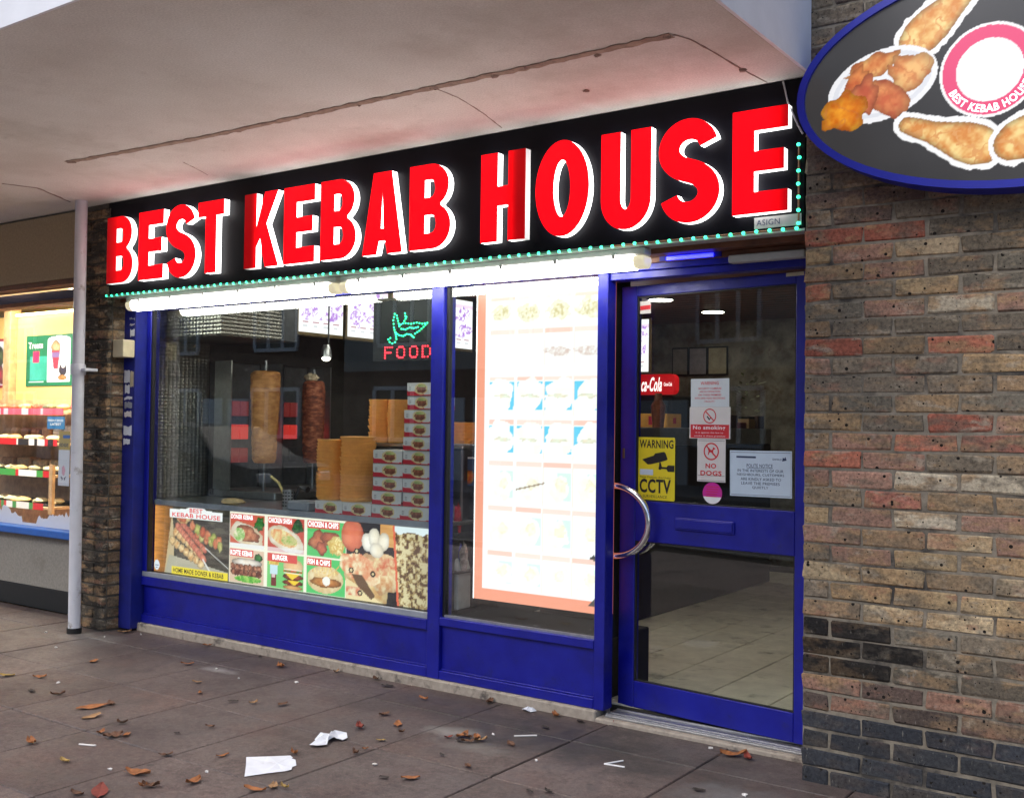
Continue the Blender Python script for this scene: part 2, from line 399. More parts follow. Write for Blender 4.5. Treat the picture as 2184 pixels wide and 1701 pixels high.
def blue_paint():
    """gloss paint gone dull: scuffs, chalky patches, greasy smears"""
    M_, n, l, b = nm('blue_paint'); P = wpos(n)
    f = noise(n, l, 5, 7, .65, vec=P)
    c = ramp(n, l, f, [(.3,(.0022,.0042,.185)),(.5,(.0030,.0060,.26)),(.72,(.0060,.0115,.315))])
    st = n.new('ShaderNodeVectorMath'); st.operation = 'MULTIPLY'; st.inputs[1].default_value = (5, 5, 38); l.new(P, st.inputs[0])
    sc = noise(n, l, 1.6, 7, .75, vec=st.outputs[0])
    c = mixc(n, l, ramp(n, l, sc, [(.63,(0,0,0)),(.75,(.28,)*3)]), c, (.035,.045,.26))
    d = noise(n, l, 11, 8, .75, vec=P); c = mixc(n, l, ramp(n, l, d, [(.58,(0,0,0)),(.74,(.55,)*3)]), c, (.012,.013,.060))
    l.new(c, b.inputs['Base Color']); l.new(ramp(n, l, d, [(.35,(.30,)*3),(.7,(.60,)*3)]), b.inputs['Roughness'])
    bump(n, l, b, noise(n, l, 35, 5, .6, vec=P), .06, .004); return M_

MT = dict(
 brick=brick_mat('stock_brick', True, .24), brick_plain=brick_mat('dark_brick', False, .55), pave=pave_mat(), soffit=soffit_mat(),
 mortar=simple('mortar', (.225,.195,.15), .95, var=.3, scale=22, bmp=.6, dirt=((.05,.045,.04), 4, .5)),
 mortar_dark=simple('mortar_dark', (.09,.08,.065), .95, var=.3, scale=22, bmp=.6),
 joint=simple('joint_dirt', (.03,.025,.023), .95, var=.3, scale=30),
 blue=blue_paint(),
 blue_dull=simple('blue_shutter_guide', (.004,.010,.17), .5, var=.25, scale=9),
 blue_rim=simple('blue_rim', (.006,.014,.34), .4, var=.08, scale=9),
 white=simple('white_paint', (.74,.75,.78), .65, var=.05, scale=6, bmp=.15, dirt=((.5,.49,.47), 5, .66)),
 pipe=simple('pipe_paint', (.60,.61,.65), .45, var=.06, scale=10, dirt=((.20,.17,.14), 11, .59)),
 concrete=simple('sill_concrete', (.36,.31,.255), .9, var=.2, scale=30, bmp=.5, dirt=((.10,.085,.075), 12, .54)),
 alu=simple('aluminium', (.42,.43,.45), .42, .85, var=.15, scale=40),
 steel=simple('brushed_steel', (.50,.51,.52), .3, .95, var=.12, scale=30),
 steel_dark=simple('dark_steel', (.10,.10,.105), .4, .7, var=.2, scale=20),
 chrome=simple('satin_chrome', (.72,.72,.74), .16, 1.0, var=.04, scale=20),
 trim=simple('silver_trim', (.34,.37,.42), .5, .3, var=.1, scale=20),
 black=simple('black_gloss', (.006,.006,.008), .12, var=.1, scale=10),
 blackm=simple('black_matt', (.007,.007,.007), .7, var=.2, scale=20),
 rubber=simple('black_seal', (.012,.012,.014), .6, var=.2, scale=30),
 emboss=emboss_mat(), wood=simple('brown_wood', (.13,.048,.022), .55, var=.4, scale=14),
 wood_pale=simple('pale_wood', (.55,.36,.19), .6, var=.25, scale=16),
 grey_plastic=simple('grey_plastic', (.46,.46,.45), .5, var=.08, scale=20),
 cream_plastic=simple('cream_plastic', (.52,.46,.30), .5, var=.1, scale=20),
 paper=simple('white_paper', (.66,.69,.74), .85, var=.08, scale=12, dirt=((.40,.38,.36), 9, .62)),
 white_ink=simple('white_ink', (.85,.85,.85), .5, var=.02), red_ink=simple('red_ink', (.62,.02,.03), .5, var=.05),
 black_ink=simple('black_ink', (.012,.012,.013), .5, var=.05), navy_ink=simple('navy_ink', (.03,.05,.12), .5, var=.05),
 yellow_vinyl=simple('yellow_vinyl', (.80,.66,.02), .4, var=.04), notice=simple('notice_paper', (.56,.68,.78), .6, var=.03),
 notice_grey=simple('notice_plastic', (.60,.66,.68), .45, var=.05), pink_vinyl=simple('pink_vinyl', (.55,.02,.30), .4, var=.05),
 dog_white=simple('dog_sign_white', (.68,.66,.63), .45, var=.04),
 tile=simple('floor_tile', (.64,.61,.49), .33, var=.18, scale=9, dirt=((.16,.15,.11), 6, .58)),
 grout=simple('grout', (.03,.028,.022), .9), foam=simple('yellow_foam', (.95,.46,.115), .6, var=.10, scale=30, bmp=.2),
 card=simple('white_card', (.62,.62,.60), .6, var=.05), card_red=simple('red_card', (.55,.02,.05), .5, var=.05),
 doner=None, render_=simple('grey_render', (.30,.28,.24), .92, var=.15, scale=60, bmp=.7, dirt=((.2,.185,.15), 2, .6)),
 fascia_n=simple('brown_render', (.36,.285,.18), .92, var=.15, scale=60, bmp=.6),
 navy=simple('navy_paint', (.01,.022,.09), .5, var=.2), sill_blue=simple('bright_blue_paint', (.015,.13,.52), .4, var=.12, scale=12),
 yellow_wall=simple('yellow_wall', (.82,.58,.20), .8, var=.06, scale=4), tarmac=simple('tarmac', (.13,.13,.13), .9, var=.3, scale=40, bmp=.5),
 kerb=simple('kerb_stone', (.30,.29,.27), .9, var=.2, scale=20), glass=glass('window_glass', gain=1.8), glass_d=glass('door_glass', (.93,.95,.93), 1.0),
 glass_n=glass('bakery_glass', (.97,.98,.98), .8), house_glass=simple('house_window_glass', (.05,.06,.07), .08),
)

# ---------------------------------------------------------------- ground: road, pavement base, slabs
tag(MB().box(-90, 60, -5.60, 0.0, -.35, -.03).build('pavement', MT['joint']), 'brown concrete slab pavement strewn with leaves', kind='structure')
tag(MB().box(-140, 110, -160, -5.72, -.45, -.12).build('road', MT['tarmac']), kind='structure')
kb = MB()
for i in range(64):
    x = -50 + i*.915
    kb.box(x, x+.905, -5.72, -5.601, -.3, 0.0)
tag(kb.build('kerb', MT['kerb'], bevel=.008), kind='structure')
pav = bpy.data.objects['pavement']; SL = .598
def slab_mesh(w, d, seed):
    rn = random.Random(seed); mb = MB(); mb.box(-w/2, w/2, -d/2, d/2, -.05, 0)
    o = mb.build('paving_slab', MT['pave'], bevel=.004); return o
gx0, gy0, pit = -2.485, -.95, .598
slab_protos = [slab_mesh(pit-.005, pit-.005, k) for k in range(3)]
cnt = 0; first = True
XS = [gx0 + i*pit for i in range(-10, 6)]; YS = [gy0 + j*pit for j in range(-4, 2)]
slab_objs = []
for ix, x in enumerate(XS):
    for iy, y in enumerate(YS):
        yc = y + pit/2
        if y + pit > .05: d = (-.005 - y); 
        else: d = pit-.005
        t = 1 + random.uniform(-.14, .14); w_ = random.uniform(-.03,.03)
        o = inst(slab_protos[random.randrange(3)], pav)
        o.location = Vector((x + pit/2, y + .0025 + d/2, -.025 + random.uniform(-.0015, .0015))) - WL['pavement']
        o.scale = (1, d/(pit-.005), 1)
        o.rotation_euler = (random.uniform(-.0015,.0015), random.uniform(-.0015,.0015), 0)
        bounce_gain = 1.0 if y > -2.45 else 1.9; o.color = ((t+w_)*bounce_gain, t*bounce_gain, (t-w_)*bounce_gain, 1)  # slabs beyond the canopy edge lightened to bounce light onto the soffit
for o in slab_protos: bpy.data.objects.remove(o)
# the rest of the pavement, out of the frame
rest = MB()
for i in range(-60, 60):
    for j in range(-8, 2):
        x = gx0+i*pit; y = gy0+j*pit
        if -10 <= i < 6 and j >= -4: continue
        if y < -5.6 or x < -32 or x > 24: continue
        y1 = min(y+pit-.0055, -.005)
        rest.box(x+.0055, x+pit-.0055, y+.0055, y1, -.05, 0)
o = tag(rest.build('paving_beyond', MT['pave'], pav), kind='stuff'); o.color = (3.2,3.3,3.4,1)  # lightened as well, to throw more light up under the canopy

# ---------------------------------------------------------------- canopy over the pavement
cn = thing('canopy', (-5.5, -1.2, 2.8), 'deep concrete canopy with pale soffit and white painted edges over the shopfronts', 'canopy')
MB().box(-12, -1.489, -2.287, .45, 2.80, 2.95).build('soffit_slab', MT['soffit'], cn, bevel=.004)
MB().box(-12, -1.487, -2.300, -2.2885, 2.797, 3.45).build('front_fascia', MT['white'], cn)
MB().box(-1.4875, -1.474, -2.300, -.2315, 2.797, 3.45).build('end_fascia', MT['white'], cn)
MB().box(-12, -1.49, -2.286, -.2, 2.951, 3.44).build('roof_deck', MT['soffit'], cn)
def strip(pts, wid, z, th, seed, jit=.5):
    rn = random.Random(seed); P = []
    for (a, b) in zip(pts[:-1], pts[1:]):
        L = math.hypot(b[0]-a[0], b[1]-a[1]); k = max(2, int(L/.03))
        for i in range(k): P.append((a[0]+(b[0]-a[0])*i/k, a[1]+(b[1]-a[1])*i/k))
    P.append(pts[-1]); mb = MB(); v = []; f = []
    for i, p in enumerate(P):
        q = P[min(i+1,len(P)-1)]; r = P[max(i-1,0)]; t = Vector((q[0]-r[0], q[1]-r[1])).normalized()
        w0 = wid*(.5+jit*(rn.random()-.5)); w1 = wid*(.5+jit*(rn.random()-.5)); o = wid*jit*.4*(rn.random()-.5)
        for s_, ww in ((1,w0),(-1,w1)):
            for zz in (z, z-th): v.append((p[0]-t.y*(s_*ww+o), p[1]+t.x*(s_*ww+o), zz))
    for i in range(len(P)-1):
        a = i*4; b = a+4
        f += [(a+1,b+1,b+3,a+3),(a,b,b+1,a+1),(a+2,a+3,b+3,b+2)]
    return mb.add(v, f)
MT['patch'] = simple('soffit_patch', (.30,.215,.16), .9, var=.35, scale=24, bmp=.5, dirt=((.09,.05,.035), 9, .62))
MT['crack'] = simple('soffit_crack', (.24,.17,.135), .9, var=.3)
strip([(-5.405,-.993),(-4.72,-.943),(-4.1,-.915),(-3.29,-.915),(-2.85,-.905),(-2.38,-.9),(-1.75,-.905)], .04, 2.7995, .003, 1, .35).build('mortar_strip', MT['patch'], cn)
strip([(-1.745,-.905),(-1.713,-.825),(-1.697,-.6),(-1.687,-.41),(-1.667,-.21)], .005, 2.7995, .0015, 2, .9).build('crack', MT['crack'], cn)
strip([(-2.866,-.9),(-2.863,-.74),(-2.882,-.632),(-2.909,-.5),(-2.979,-.25)], .004, 2.7995, .0012, 3, .9).build('crack', MT['crack'], cn)
strip([(-4.857,-.647),(-4.913,-.524),(-4.99,-.372)], .004, 2.7995, .0012, 5, .9).build('crack', MT['crack'], cn)
strip([(-6.25,-.9),(-6.177,-.714),(-6.281,-.54),(-6.392,-.357)], .012, 2.7995, .002, 6, .7).build('crack', MT['crack'], cn)
for (x,y,r) in ((-2.346,-.521,.014),(-1.687,-.41,.018),(-2.556,-.89,.02),(-2.384,-.905,.016),(-2.082,-.87,.014),(-1.77,-.905,.016),(-4.097,-.90,.012),(-2.86,-.905,.024),(-5.38,-.99,.03),(-3.3,-.9,.01),(-3.15,-.925,.012)):
    MB().lathe([(r,0),(r*.8,-.004)], (x,y,2.7992), 9, .5, int(x*-1000)).build('spall', MT['crack'], cn)

# ---------------------------------------------------------------- brick walls
BP, BC, BZ = .238, .0728, .061
bw = thing('brick_wall', (-.9, -.1, 0), 'weathered multicoloured stock brick wall right of the blue door', 'wall')
mo = MB().box(-1.492, 2.6, -.2255, .30, -.02, 7.0).build('mortar_core', MT['mortar'], bw)
def brick_proto(L, H, D, seed, mat, n=1):
    rn = random.Random(seed); mb = MB(); mb.box(-L/2, L/2, -D/2, D/2, -H/2, H/2)
    o = mb.build('brick', mat, bevel=.006)
    for v in o.data.vertices:
        v.co.x += rn.uniform(-.0045,.0045); v.co.z += rn.uniform(-.0038,.0038); v.co.y += rn.uniform(-.002,.002)
    return o
PR = [brick_proto(BP-.009, BC-.009, .045, 100+k, MT['brick']) for k in range(10)]
PH = [brick_proto(BP/2-.009, BC-.009, .045, 200+k, MT['brick']) for k in range(4)]
pal = dict(
 tan=[(.26,.18,.095),(.24,.165,.10),(.20,.145,.09),(.29,.215,.12)], buff=[(.34,.27,.17),(.30,.24,.16),(.33,.30,.24)],
 red=[(.30,.085,.055),(.27,.10,.075),(.36,.115,.07)], pink=[(.27,.15,.115),(.24,.14,.11)],
 grey=[(.135,.115,.09),(.115,.10,.082),(.15,.125,.098),(.12,.112,.095)], black=[(.011,.011,.013),(.016,.015,.016)],
 slate=[(.040,.048,.066),(.046,.052,.066),(.034,.042,.062)], purp=[(.085,.065,.062),(.10,.07,.065)])
def brick_colour(z, x, rn):
    if z < .275: k = 'slate' if rn.random() < .93 or z < .1 else 'purp'
    elif z < .42: k = rn.choice(['purp','grey','purp','pink','grey'])
    elif z < .645: k = 'black' if x < -1.0 - rn.random()*.45 else rn.choice(['purp','grey','grey','purp','red'])
    elif z < 1.45: k = rn.choice(['tan','tan','tan','buff','pink','red','grey','grey','tan','pink','buff','tan','buff'])
    elif z < 2.1: k = rn.choice(['grey','tan','grey','grey','buff','red','tan','grey','grey','pink'])
    else: k = rn.choice(['grey','grey','purp','grey','red' if z < 2.25 else 'purp'])  # duller top courses: the oval sign's shade is put into the brick colour
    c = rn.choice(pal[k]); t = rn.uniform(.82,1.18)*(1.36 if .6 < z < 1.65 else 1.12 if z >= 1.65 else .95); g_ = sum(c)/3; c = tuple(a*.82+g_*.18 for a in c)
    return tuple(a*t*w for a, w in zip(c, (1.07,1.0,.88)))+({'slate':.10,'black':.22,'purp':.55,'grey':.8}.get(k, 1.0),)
rn = random.Random(31)
beyond = MB(); nb = 0
special = {}
for k in range(-1, 44):
    z = BZ + k*BC + BC/2
    if z > 3.25: break
    j0 = -1.387 if k % 2 else -1.268
    edges = [-1.495] + [j0 + i*BP for i in range(-1, 18) if j0 + i*BP > -1.44]
    for a, b in zip(edges[:-1], edges[1:]):
        L = b-a
        if a > -.35:
            if z > 0: beyond.box(a+.006, b-.006, -.232, -.19, z-BC/2+.006, z+BC/2-.006)
            continue
        if abs(L-BP) < .02: o = inst(PR[rn.randrange(10)], bw); sx = 1
        elif L < .18: o = inst(PH[rn.randrange(4)], bw); sx = (L-.012)/(BP/2-.012)
        else: o = inst(PR[rn.randrange(10)], bw); sx = (L-.012)/(BP-.012)
        dy = rn.uniform(-.003, .002)
        if abs(a+1.262) < .03 and abs(z-1.10) < .03: sx *= .93
        o.scale = (sx, 1, rn.choice([1,1,-1])); o.rotation_euler = (0, rn.uniform(-.006,.006), rn.uniform(-.006,.006))
        o.location = Vector(((a+b)/2, -.2085+dy, z)) - WL['brick_wall']
        o.color = brick_colour(z, a, rn); nb += 1
for o in PR+PH: bpy.data.objects.remove(o)
o = beyond.build('bricks_beyond', MT['brick'], bw, kind='stuff'); o.color = (.16,.12,.085,1)
# white render tab and blue smear, bolt remains on the bricks
tag(MB().box(-12, -1.497, -.195, .3, 3.46, 7.0).build('upper_wall', MT['mortar']), 'brown brick upper storey above the canopy', 'wall')

# left brick pier between the two shops
pr = thing('brick_pier', (-6.33, -.1, 0), 'dark grimy brick pier between the kebab shop and the bakery', 'pier')
MB().box(-6.50, -6.178, -.192, .25, -.02, 2.80).build('mortar_core', MT['mortar_dark'], pr)
PF = [brick_proto(.218, BC-.010, .03, 300+k, MT['brick_plain']) for k in range(4)]
PF2 = [brick_proto(.098, BC-.010, .03, 320+k, MT['brick_plain']) for k in range(3)]
PS = [brick_proto(.030, BC-.010, .10, 340+k, MT['brick_plain']) for k in range(3)]
for k in range(0, 38):
    z = k*BC + BC/2 + .005
    if z > 2.78: break
    a = [(-6.498,-6.28),(-6.272,-6.174)] if k % 2 else [(-6.498,-6.40),(-6.392,-6.174)]
    for x0, x1 in a:
        o = inst((PF if x1-x0 > .15 else PF2)[rn.randrange(3)], pr)
        o.location = Vector(((x0+x1)/2, -.188+rn.uniform(-.002,.002), z)) - WL['brick_pier']
        t = rn.uniform(.5,1.1); o.color = (.055*t,.046*t,.037*t,1)
    o = inst(PS[rn.randrange(3)], pr); o.location = Vector((-6.185+rn.uniform(-.002,.002), -.118, z)) - WL['brick_pier']
    t = rn.uniform(.7,1.25); o.color = (.13*t,.088*t,.055*t,1)
for o in PF+PF2+PS: bpy.data.objects.remove(o)

# ---------------------------------------------------------------- shopfront frame
sf = thing('shopfront', (-3.8, 0, 0), 'blue painted aluminium shopfront with two big windows over panelled stall riser', 'shopfront')
def fr(name, x0, x1, y0, y1, z0, z1, mat='blue', bevel=.003, par=None, **k):
    return MB().box(x0, x1, y0, y1, z0, z1).build(name, MT[mat], par or sf, bevel=bevel, **k)
fr('bottom_rail', -6.044, -3.604, -.004, .06, .05, .103)
fr('bottom_rail', -3.519, -2.584, -.004, .06, .05, .096)
fr('riser_panel', -6.044, -3.604, .018, .05, .1035, .296, bevel=0)
fr('riser_panel', -3.519, -2.584, .018, .05, .0965, .329, bevel=0)
for zz in (.085,):  # raised bead round the panels
    fr('panel_bead', -6.040, -3.606, .006, .0175, .104, .112); fr('panel_bead', -3.517, -2.586, .006, .0175, .097, .105)
fr('window_rail', -6.044, -3.604, -.008, .06, .2965, .352); fr('window_rail', -3.519, -2.584, -.008, .06, .3295, .372)
fr('window_sill_trim', -6.044, -3.604, -.001, .022, .3525, .385, 'trim', .002)
fr('mullion', -3.603, -3.520, -.006, .10, .05, 2.10)
fr('post', -2.583, -2.527, -.006, .074, .05, 2.10)
fr('jamb', -6.0445, -6.0, -.002, .07, .3855, 2.10); fr('jamb', -1.556, -1.501, .0, .10, .05, 2.10)
fr('head_rail', -6.044, -1.501, -.004, .08, 2.1005, 2.15)
fr('door_head', -2.526, -1.557, .012, .09, 2.066, 2.10)
fr('shutter_guide', -6.172, -6.0455, -.085, .05, .012, 2.15, 'blue_dull', .004)
fr('glazing_bead', -6.0, -5.985, .004, .03, .386, 2.10, 'rubber', 0); fr('glazing_bead', -3.5195, -3.503, .02, .05, .3725, 2.10, 'rubber', 0)
fr('glazing_bead', -3.5025, -2.5835, .015, .03, .3725, .384, 'alu', 0)
g1 = MB().box(-5.9845, -3.6035, .030, .036, .386, 2.10).build('window_pane', MT['glass'], sf)
g2 = MB().box(-3.5025, -2.5835, .031, .037, .3845, 2.10).build('window_pane', MT['glass'], sf)
fr('soffit_board', -6.19, -1.502, -.119, .0, 2.1515, 2.183, 'wood', 0)
fr('wood_batten', -2.46, -1.502, -.03, -.0045, 2.128, 2.151, 'wood', .002)
fr('door_closer', -1.90, -1.56, -.055, -.0047, 2.094, 2.127, 'grey_plastic', .004)
# step under the frame
tag(MB().box(-6.06, -2.56, -.028, .12, -.02, .049).build('shop_sill', MT['concrete'], bevel=.006), 'dirty pale concrete sill under the blue stall riser', 'sill')
st = thing('door_threshold', (-2.03, .05, 0), 'worn metal and concrete threshold below the blue door', 'threshold')
MB().box(-2.559, -1.497, -.030, .35, -.02, .020).build('concrete_step', MT['concrete'], st, bevel=.006)
MB().box(-2.526, -1.5575, .005, .15, .0205, .030).build('metal_plate', MT['alu'], st, bevel=.002)
for y in (.012, .045, .115): MB().box(-2.525, -1.558, y, y+.012, .0302, .0365).build('track_rib', MT['alu'], st, bevel=.001)
# torn stickers down the shutter guide
rs = random.Random(5)
for (z0, z1, x0, x1, k) in ((2.03,2.055,-6.115,-6.06,2),(1.995,2.012,-6.115,-6.06,3),(1.92,1.98,-6.105,-6.06,0),(1.62,1.71,-6.16,-6.10,0),(1.59,1.70,-6.095,-6.06,1),(1.545,1.615,-6.15,-6.10,0),(1.505,1.535,-6.155,-6.07,0),(1.45,1.50,-6.15,-6.07,2),(1.39,1.44,-6.15,-6.075,3),(1.27,1.345,-6.155,-6.07,0),(1.21,1.26,-6.155,-6.085,0)):
    n = 7; pts = []
    for i in range(n): pts.append((x0+(x1-x0)*i/(n-1), z0+rs.uniform(0,.012)))
    for i in range(n): pts.append((x1-(x1-x0)*i/(n-1), z1-rs.uniform(0,.014)))
    MB().prism(pts, -.0862, -.0852).build('torn_sticker', MT[('paper','cream_plastic','trim','dog_white')[k]], sf)
ab = thing('alarm_box', (-6.13, -.13, 1.785), 'small cream alarm box on the blue shutter guide by the pier', 'alarm box')
MB().box(-6.165, -6.05, -.175, -.0865, 1.785, 1.90).build('cover', MT['cream_plastic'], ab, bevel=.008, seg=2)
MB().box(-6.215, -6.1655, -.165, -.0868, 1.795, 1.89).build('side_label', MT['trim'], ab, bevel=.003)

# ---------------------------------------------------------------- door (ajar, hinged on the right)
dr = thing('shop_door', (-1.585, .07, .0), 'blue framed glass shop door standing slightly ajar with stickers', 'door', rz=R(-6))
def dp(name, u0, u1, y0, y1, z0, z1, mat='blue', bevel=.003, par=None):
    return MB().box(-u0, -u1, y0, y1, z0, z1).build(name, MT[mat], par or dr, True, bevel=bevel)
dp('stile', .972, .884, 0, .045, .044, 2.055); dp('stile', .058, .0, 0, .045, .044, 2.055)
dp('top_rail', .8835, .0585, .001, .044, 2.004, 2.0545); dp('middle_rail', .8835, .0585, .001, .044, .835, 1.026); dp('bottom_rail', .8835, .0585, .001, .044, .0445, .170)
for (z0, z1) in ((1.0265, 2.0035), (.1705, .8345)):
    dp('door_pane', .8835, .0585, .020, .025, z0, z1, 'glass_d', 0)
    dp('seal', .8834, .8776, .0065, .0195, z0, z1, 'rubber', 0); dp('seal', .0645, .0586, .0065, .0195, z0, z1, 'rubber', 0)
    dp('seal', .8775, .0646, .0065, .0195, z0, z0+.006, 'rubber', 0); dp('seal', .8775, .0646, .0065, .0195, z1-.006, z1, 'rubber', 0)
lb = dp('letter_plate', .655, .345, -.010, .0, .903, .962, bevel=.004)
dp('letter_flap', .648, .352, -.015, -.0105, .912, .956, bevel=.003)
lk = dp('lock', .957, .942, -.004, -.0002, 1.225, 1.275, 'steel_dark', .002)
MB().box(-.105, -.022, -.0015, -.0002, 2.036, 2.052).build('maker_plate', MT['cream_plastic'], dr, True)
# half-ring pull handle
hp = []
for i in range(25):
    a = -math.pi/2 + math.pi*i/24
    hp.append((-.968 + .200*math.cos(a), -.052, .928 + .168*math.sin(a)))
hp = [(-.968, -.002, .760), (-.968, -.035, .760)] + hp + [(-.968, -.035, 1.096), (-.968, -.002, 1.096)]
MB().tube(hp, .0155, 14).build('pull_handle', MT['chrome'], dr, True, smooth=True)
hp2 = [(-.968+(x+.968)*.80, .045 - y, .928+(z-.928)*.96) for x, y, z in hp]
MB().tube(hp2, .0155, 12).build('pull_handle', MT['chrome'], dr, True, smooth=True)

def door_sheet(name, u0, u1, z0, z1, mat, label, cat, tilt=0.0, poly=None, y=.0185):
    """a thing stuck to the glass; local origin at its centre, local x to the right"""
    uc, zc = (u0+u1)/2, (z0+z1)/2; a = R(-6)
    loc = Vector((-1.585 - uc*math.cos(a) - y*math.sin(a), .07 - uc*math.sin(a) + y*math.cos(a), zc))
    w, h = u0-u1, z1-z0; mb = MB()
    if poly: mb.prism(poly, -.0005, .0005)
    else: mb.box(-w/2, w/2, -.0005, .0005, -h/2, h/2)
    o = mb.build(name, MT[mat], None, True); o.location = loc; o.rotation_euler = (0, tilt, a); tag(o, label, cat)
    return o, w, h
def ring(cx, cz, r0, r1, n=32):
    mb = MB(); v = []; f = []
    for i in range(n):
        q = 2*math.pi*i/n; v += [(cx+r0*math.cos(q), -.0012, cz+r0*math.sin(q)), (cx+r1*math.cos(q), -.0012, cz+r1*math.sin(q))]
    for i in range(n): j = (i+1) % n; f.append((2*i, 2*i+1, 2*j+1, 2*j))
    return mb.add(v, f)
def flat(poly, y=-.0012): 
    mb = MB(); return mb.add([(x, y, z) for x, z in poly], [tuple(range(len(poly)))])
def rrect(w, h, r, n=4):
    P = []
    for (cx, cz, a0) in ((w/2-r,h/2-r,0),(-w/2+r,h/2-r,90),(-w/2+r,-h/2+r,180),(w/2-r,-h/2+r,270)):
        for i in range(n+1): a = R(a0+90*i/n); P.append((cx+r*math.cos(a), cz+r*math.sin(a)))
    return P
T = text_obj
# CCTV
o, w, h = door_sheet('warning_sticker', .884, .672, 1.033, 1.330, 'yellow_vinyl', 'yellow and black WARNING CCTV sticker on the door glass', 'sticker', poly=rrect(.212, .297, .008))
T('lettering', 'WARNING', -w*.44, w*.46, h*.325, h*.46, -.0012, MT['black_ink'], o, True, bold=.025)
T('lettering', 'CCTV', -w*.43, w*.40, -h*.39, -h*.165, -.0012, MT['black_ink'], o, True, bold=.03)
T('lettering', 'SURVEILLANCE', -w*.34, w*.30, -h*.465, -h*.42, -.0012, MT['black_ink'], o, True)
T('lettering', 'These Premises Are Under', -w*.43, w*.40, -h*.155, -h*.12, -.0012, MT['black_ink'], o, True)
flat([(-.078,.042),(-.012,.062),(-.005,.072),(.046,.081),(.054,.075),(.066,.047),(.060,.042),(.02,.031),(-.03,.020),(-.046,.019)]).build('camera_symbol', MT['black_ink'], o, True)
flat([(.020,.032),(.028,.030),(.034,.010),(.060,.009),(.068,.018),(.104,.018),(.104,-.012),(.068,-.012),(.060,.0),(.034,.001),(.024,-.005),(.015,.0),(.018,.012)], -.00125).build('bracket_symbol', MT['black_ink'], o, True)
flat([(-.09,-.004),(-.015,-.004),(-.015,-.031),(-.09,-.031)]).build('label_patch', MT['notice'], o, True)
# camera warning paper, no smoking, no dogs
o, w, h = door_sheet('warning_notice', .589, .389, 1.474, 1.603, 'notice_grey', 'pale paper WARNING security camera notice above the no smoking sign', 'notice')
T('lettering', 'WARNING', -w*.24, w*.23, h*.28, h*.40, -.0012, MT['red_ink'], o, True, bold=.01)
for i, s_ in enumerate(('SECURITY CAMERAS', 'ARE IN OPERATION', 'ON THESE PREMISES', 'WITH 24HR VIDEO RECORDING', 'FACILITY')):
    ww = (.30,.27,.30,.40,.13)[i]; T('lettering', s_, -w*ww, w*ww, h*(.12-.115*i), h*(.185-.115*i), -.0012, MT['red_ink'], o, True, bold=.01)
o, w, h = door_sheet('no_smoking_sign', .594, .381, 1.329, 1.4735, 'dog_white', 'white and red No smoking sign on the door glass', 'sign', y=.0172)
flat([(-w*.47,-h*.48),(w*.47,-h*.48),(w*.47,-h*.055),(-w*.47,-h*.055)], -.0008).build('red_band', MT['red_ink'], o, True)
T('lettering', 'No smoking', -w*.41, w*.38, -h*.245, -h*.09, -.0015, MT['white_ink'], o, True, bold=.02)
T('lettering', 'It is against the law to', -w*.34, w*.33, -h*.345, -h*.285, -.0015, MT['white_ink'], o, True)
T('lettering', 'smoke in these premises', -w*.38, w*.38, -h*.45, -h*.39, -.0015, MT['white_ink'], o, True)
ring(0, h*.215, .029, .034).build('red_ring', MT['red_ink'], o, True)
flat([(-.022,h*.215+.018),(-.018,h*.215+.022),(.022,h*.215-.018),(.018,h*.215-.022)]).build('red_bar', MT['red_ink'], o, True)
flat([(-.016,h*.215-.003),(-.012,h*.215+.001),(.0,h*.215-.012),(.002,h*.215-.006),(.006,h*.215-.01),(-.002,h*.215-.02)], -.001).build('cigarette_symbol', MT['black_ink'], o, True)
o, w, h = door_sheet('no_dogs_sign', .552, .405, 1.133, 1.3275, 'dog_white', 'white NO DOGS sign with red lettering below the no smoking sign', 'sign')
T('lettering', 'NO', -w*.20, w*.18, -h*.185, -h*.07, -.0012, MT['red_ink'], o, True, bold=.03)
T('lettering', 'DOGS', -w*.38, w*.37, -h*.355, -h*.24, -.0012, MT['red_ink'], o, True, bold=.03)
ring(0, h*.21, .0335, .040).build('red_ring', MT['red_ink'], o, True)
cz = h*.21
flat([(-.026,cz+.021),(-.021,cz+.026),(.026,cz-.021),(.021,cz-.026)], -.0013).build('red_bar', MT['red_ink'], o, True)
flat([(-.018,cz-.016),(-.014,cz-.016),(-.008,cz-.004),(.004,cz-.004),(.008,cz-.016),(.012,cz-.016),(.010,cz+.002),(.014,cz+.010),(.022,cz+.010),(.020,cz+.016),(.012,cz+.018),(.010,cz+.022),(.006,cz+.008),(-.010,cz+.006),(-.020,cz+.014),(-.014,cz+.002)]).build('dog_symbol', MT['red_ink'], o, True)
for zz in (-h*.36, h*.455, -h*.475): flat([(-w*.47,zz),(w*.47,zz),(w*.47,zz+.0015),(-w*.47,zz+.0015)], -.0009).build('edge_line', MT['black_ink'], o, True)
o, w, h = door_sheet('round_sticker', .523, .420, 1.033, 1.131, 'pink_vinyl', 'round magenta and white sticker under the NO DOGS sign', 'sticker', poly=[(.0505*math.cos(2*math.pi*i/36), .049*math.sin(2*math.pi*i/36)) for i in range(36)])
flat([(.050*math.cos(R(a)), .0485*math.sin(R(a))) for a in range(200, 341, 5)], -.0009).build('white_segment', MT['white_ink'], o, True)
for i in range(5): flat([(-.034+.004*(i%2),.027-.011*i),(.034-.003*i,.027-.011*i),(.034-.003*i,.030-.011*i),(-.034+.004*(i%2),.030-.011*i)]).build('small_print', MT['red_ink'], o, True)
o, w, h = door_sheet('polite_notice', .382, .081, 1.078, 1.281, 'notice', 'pale blue POLITE NOTICE sheet taped to the door glass', 'notice', tilt=R(-.6))
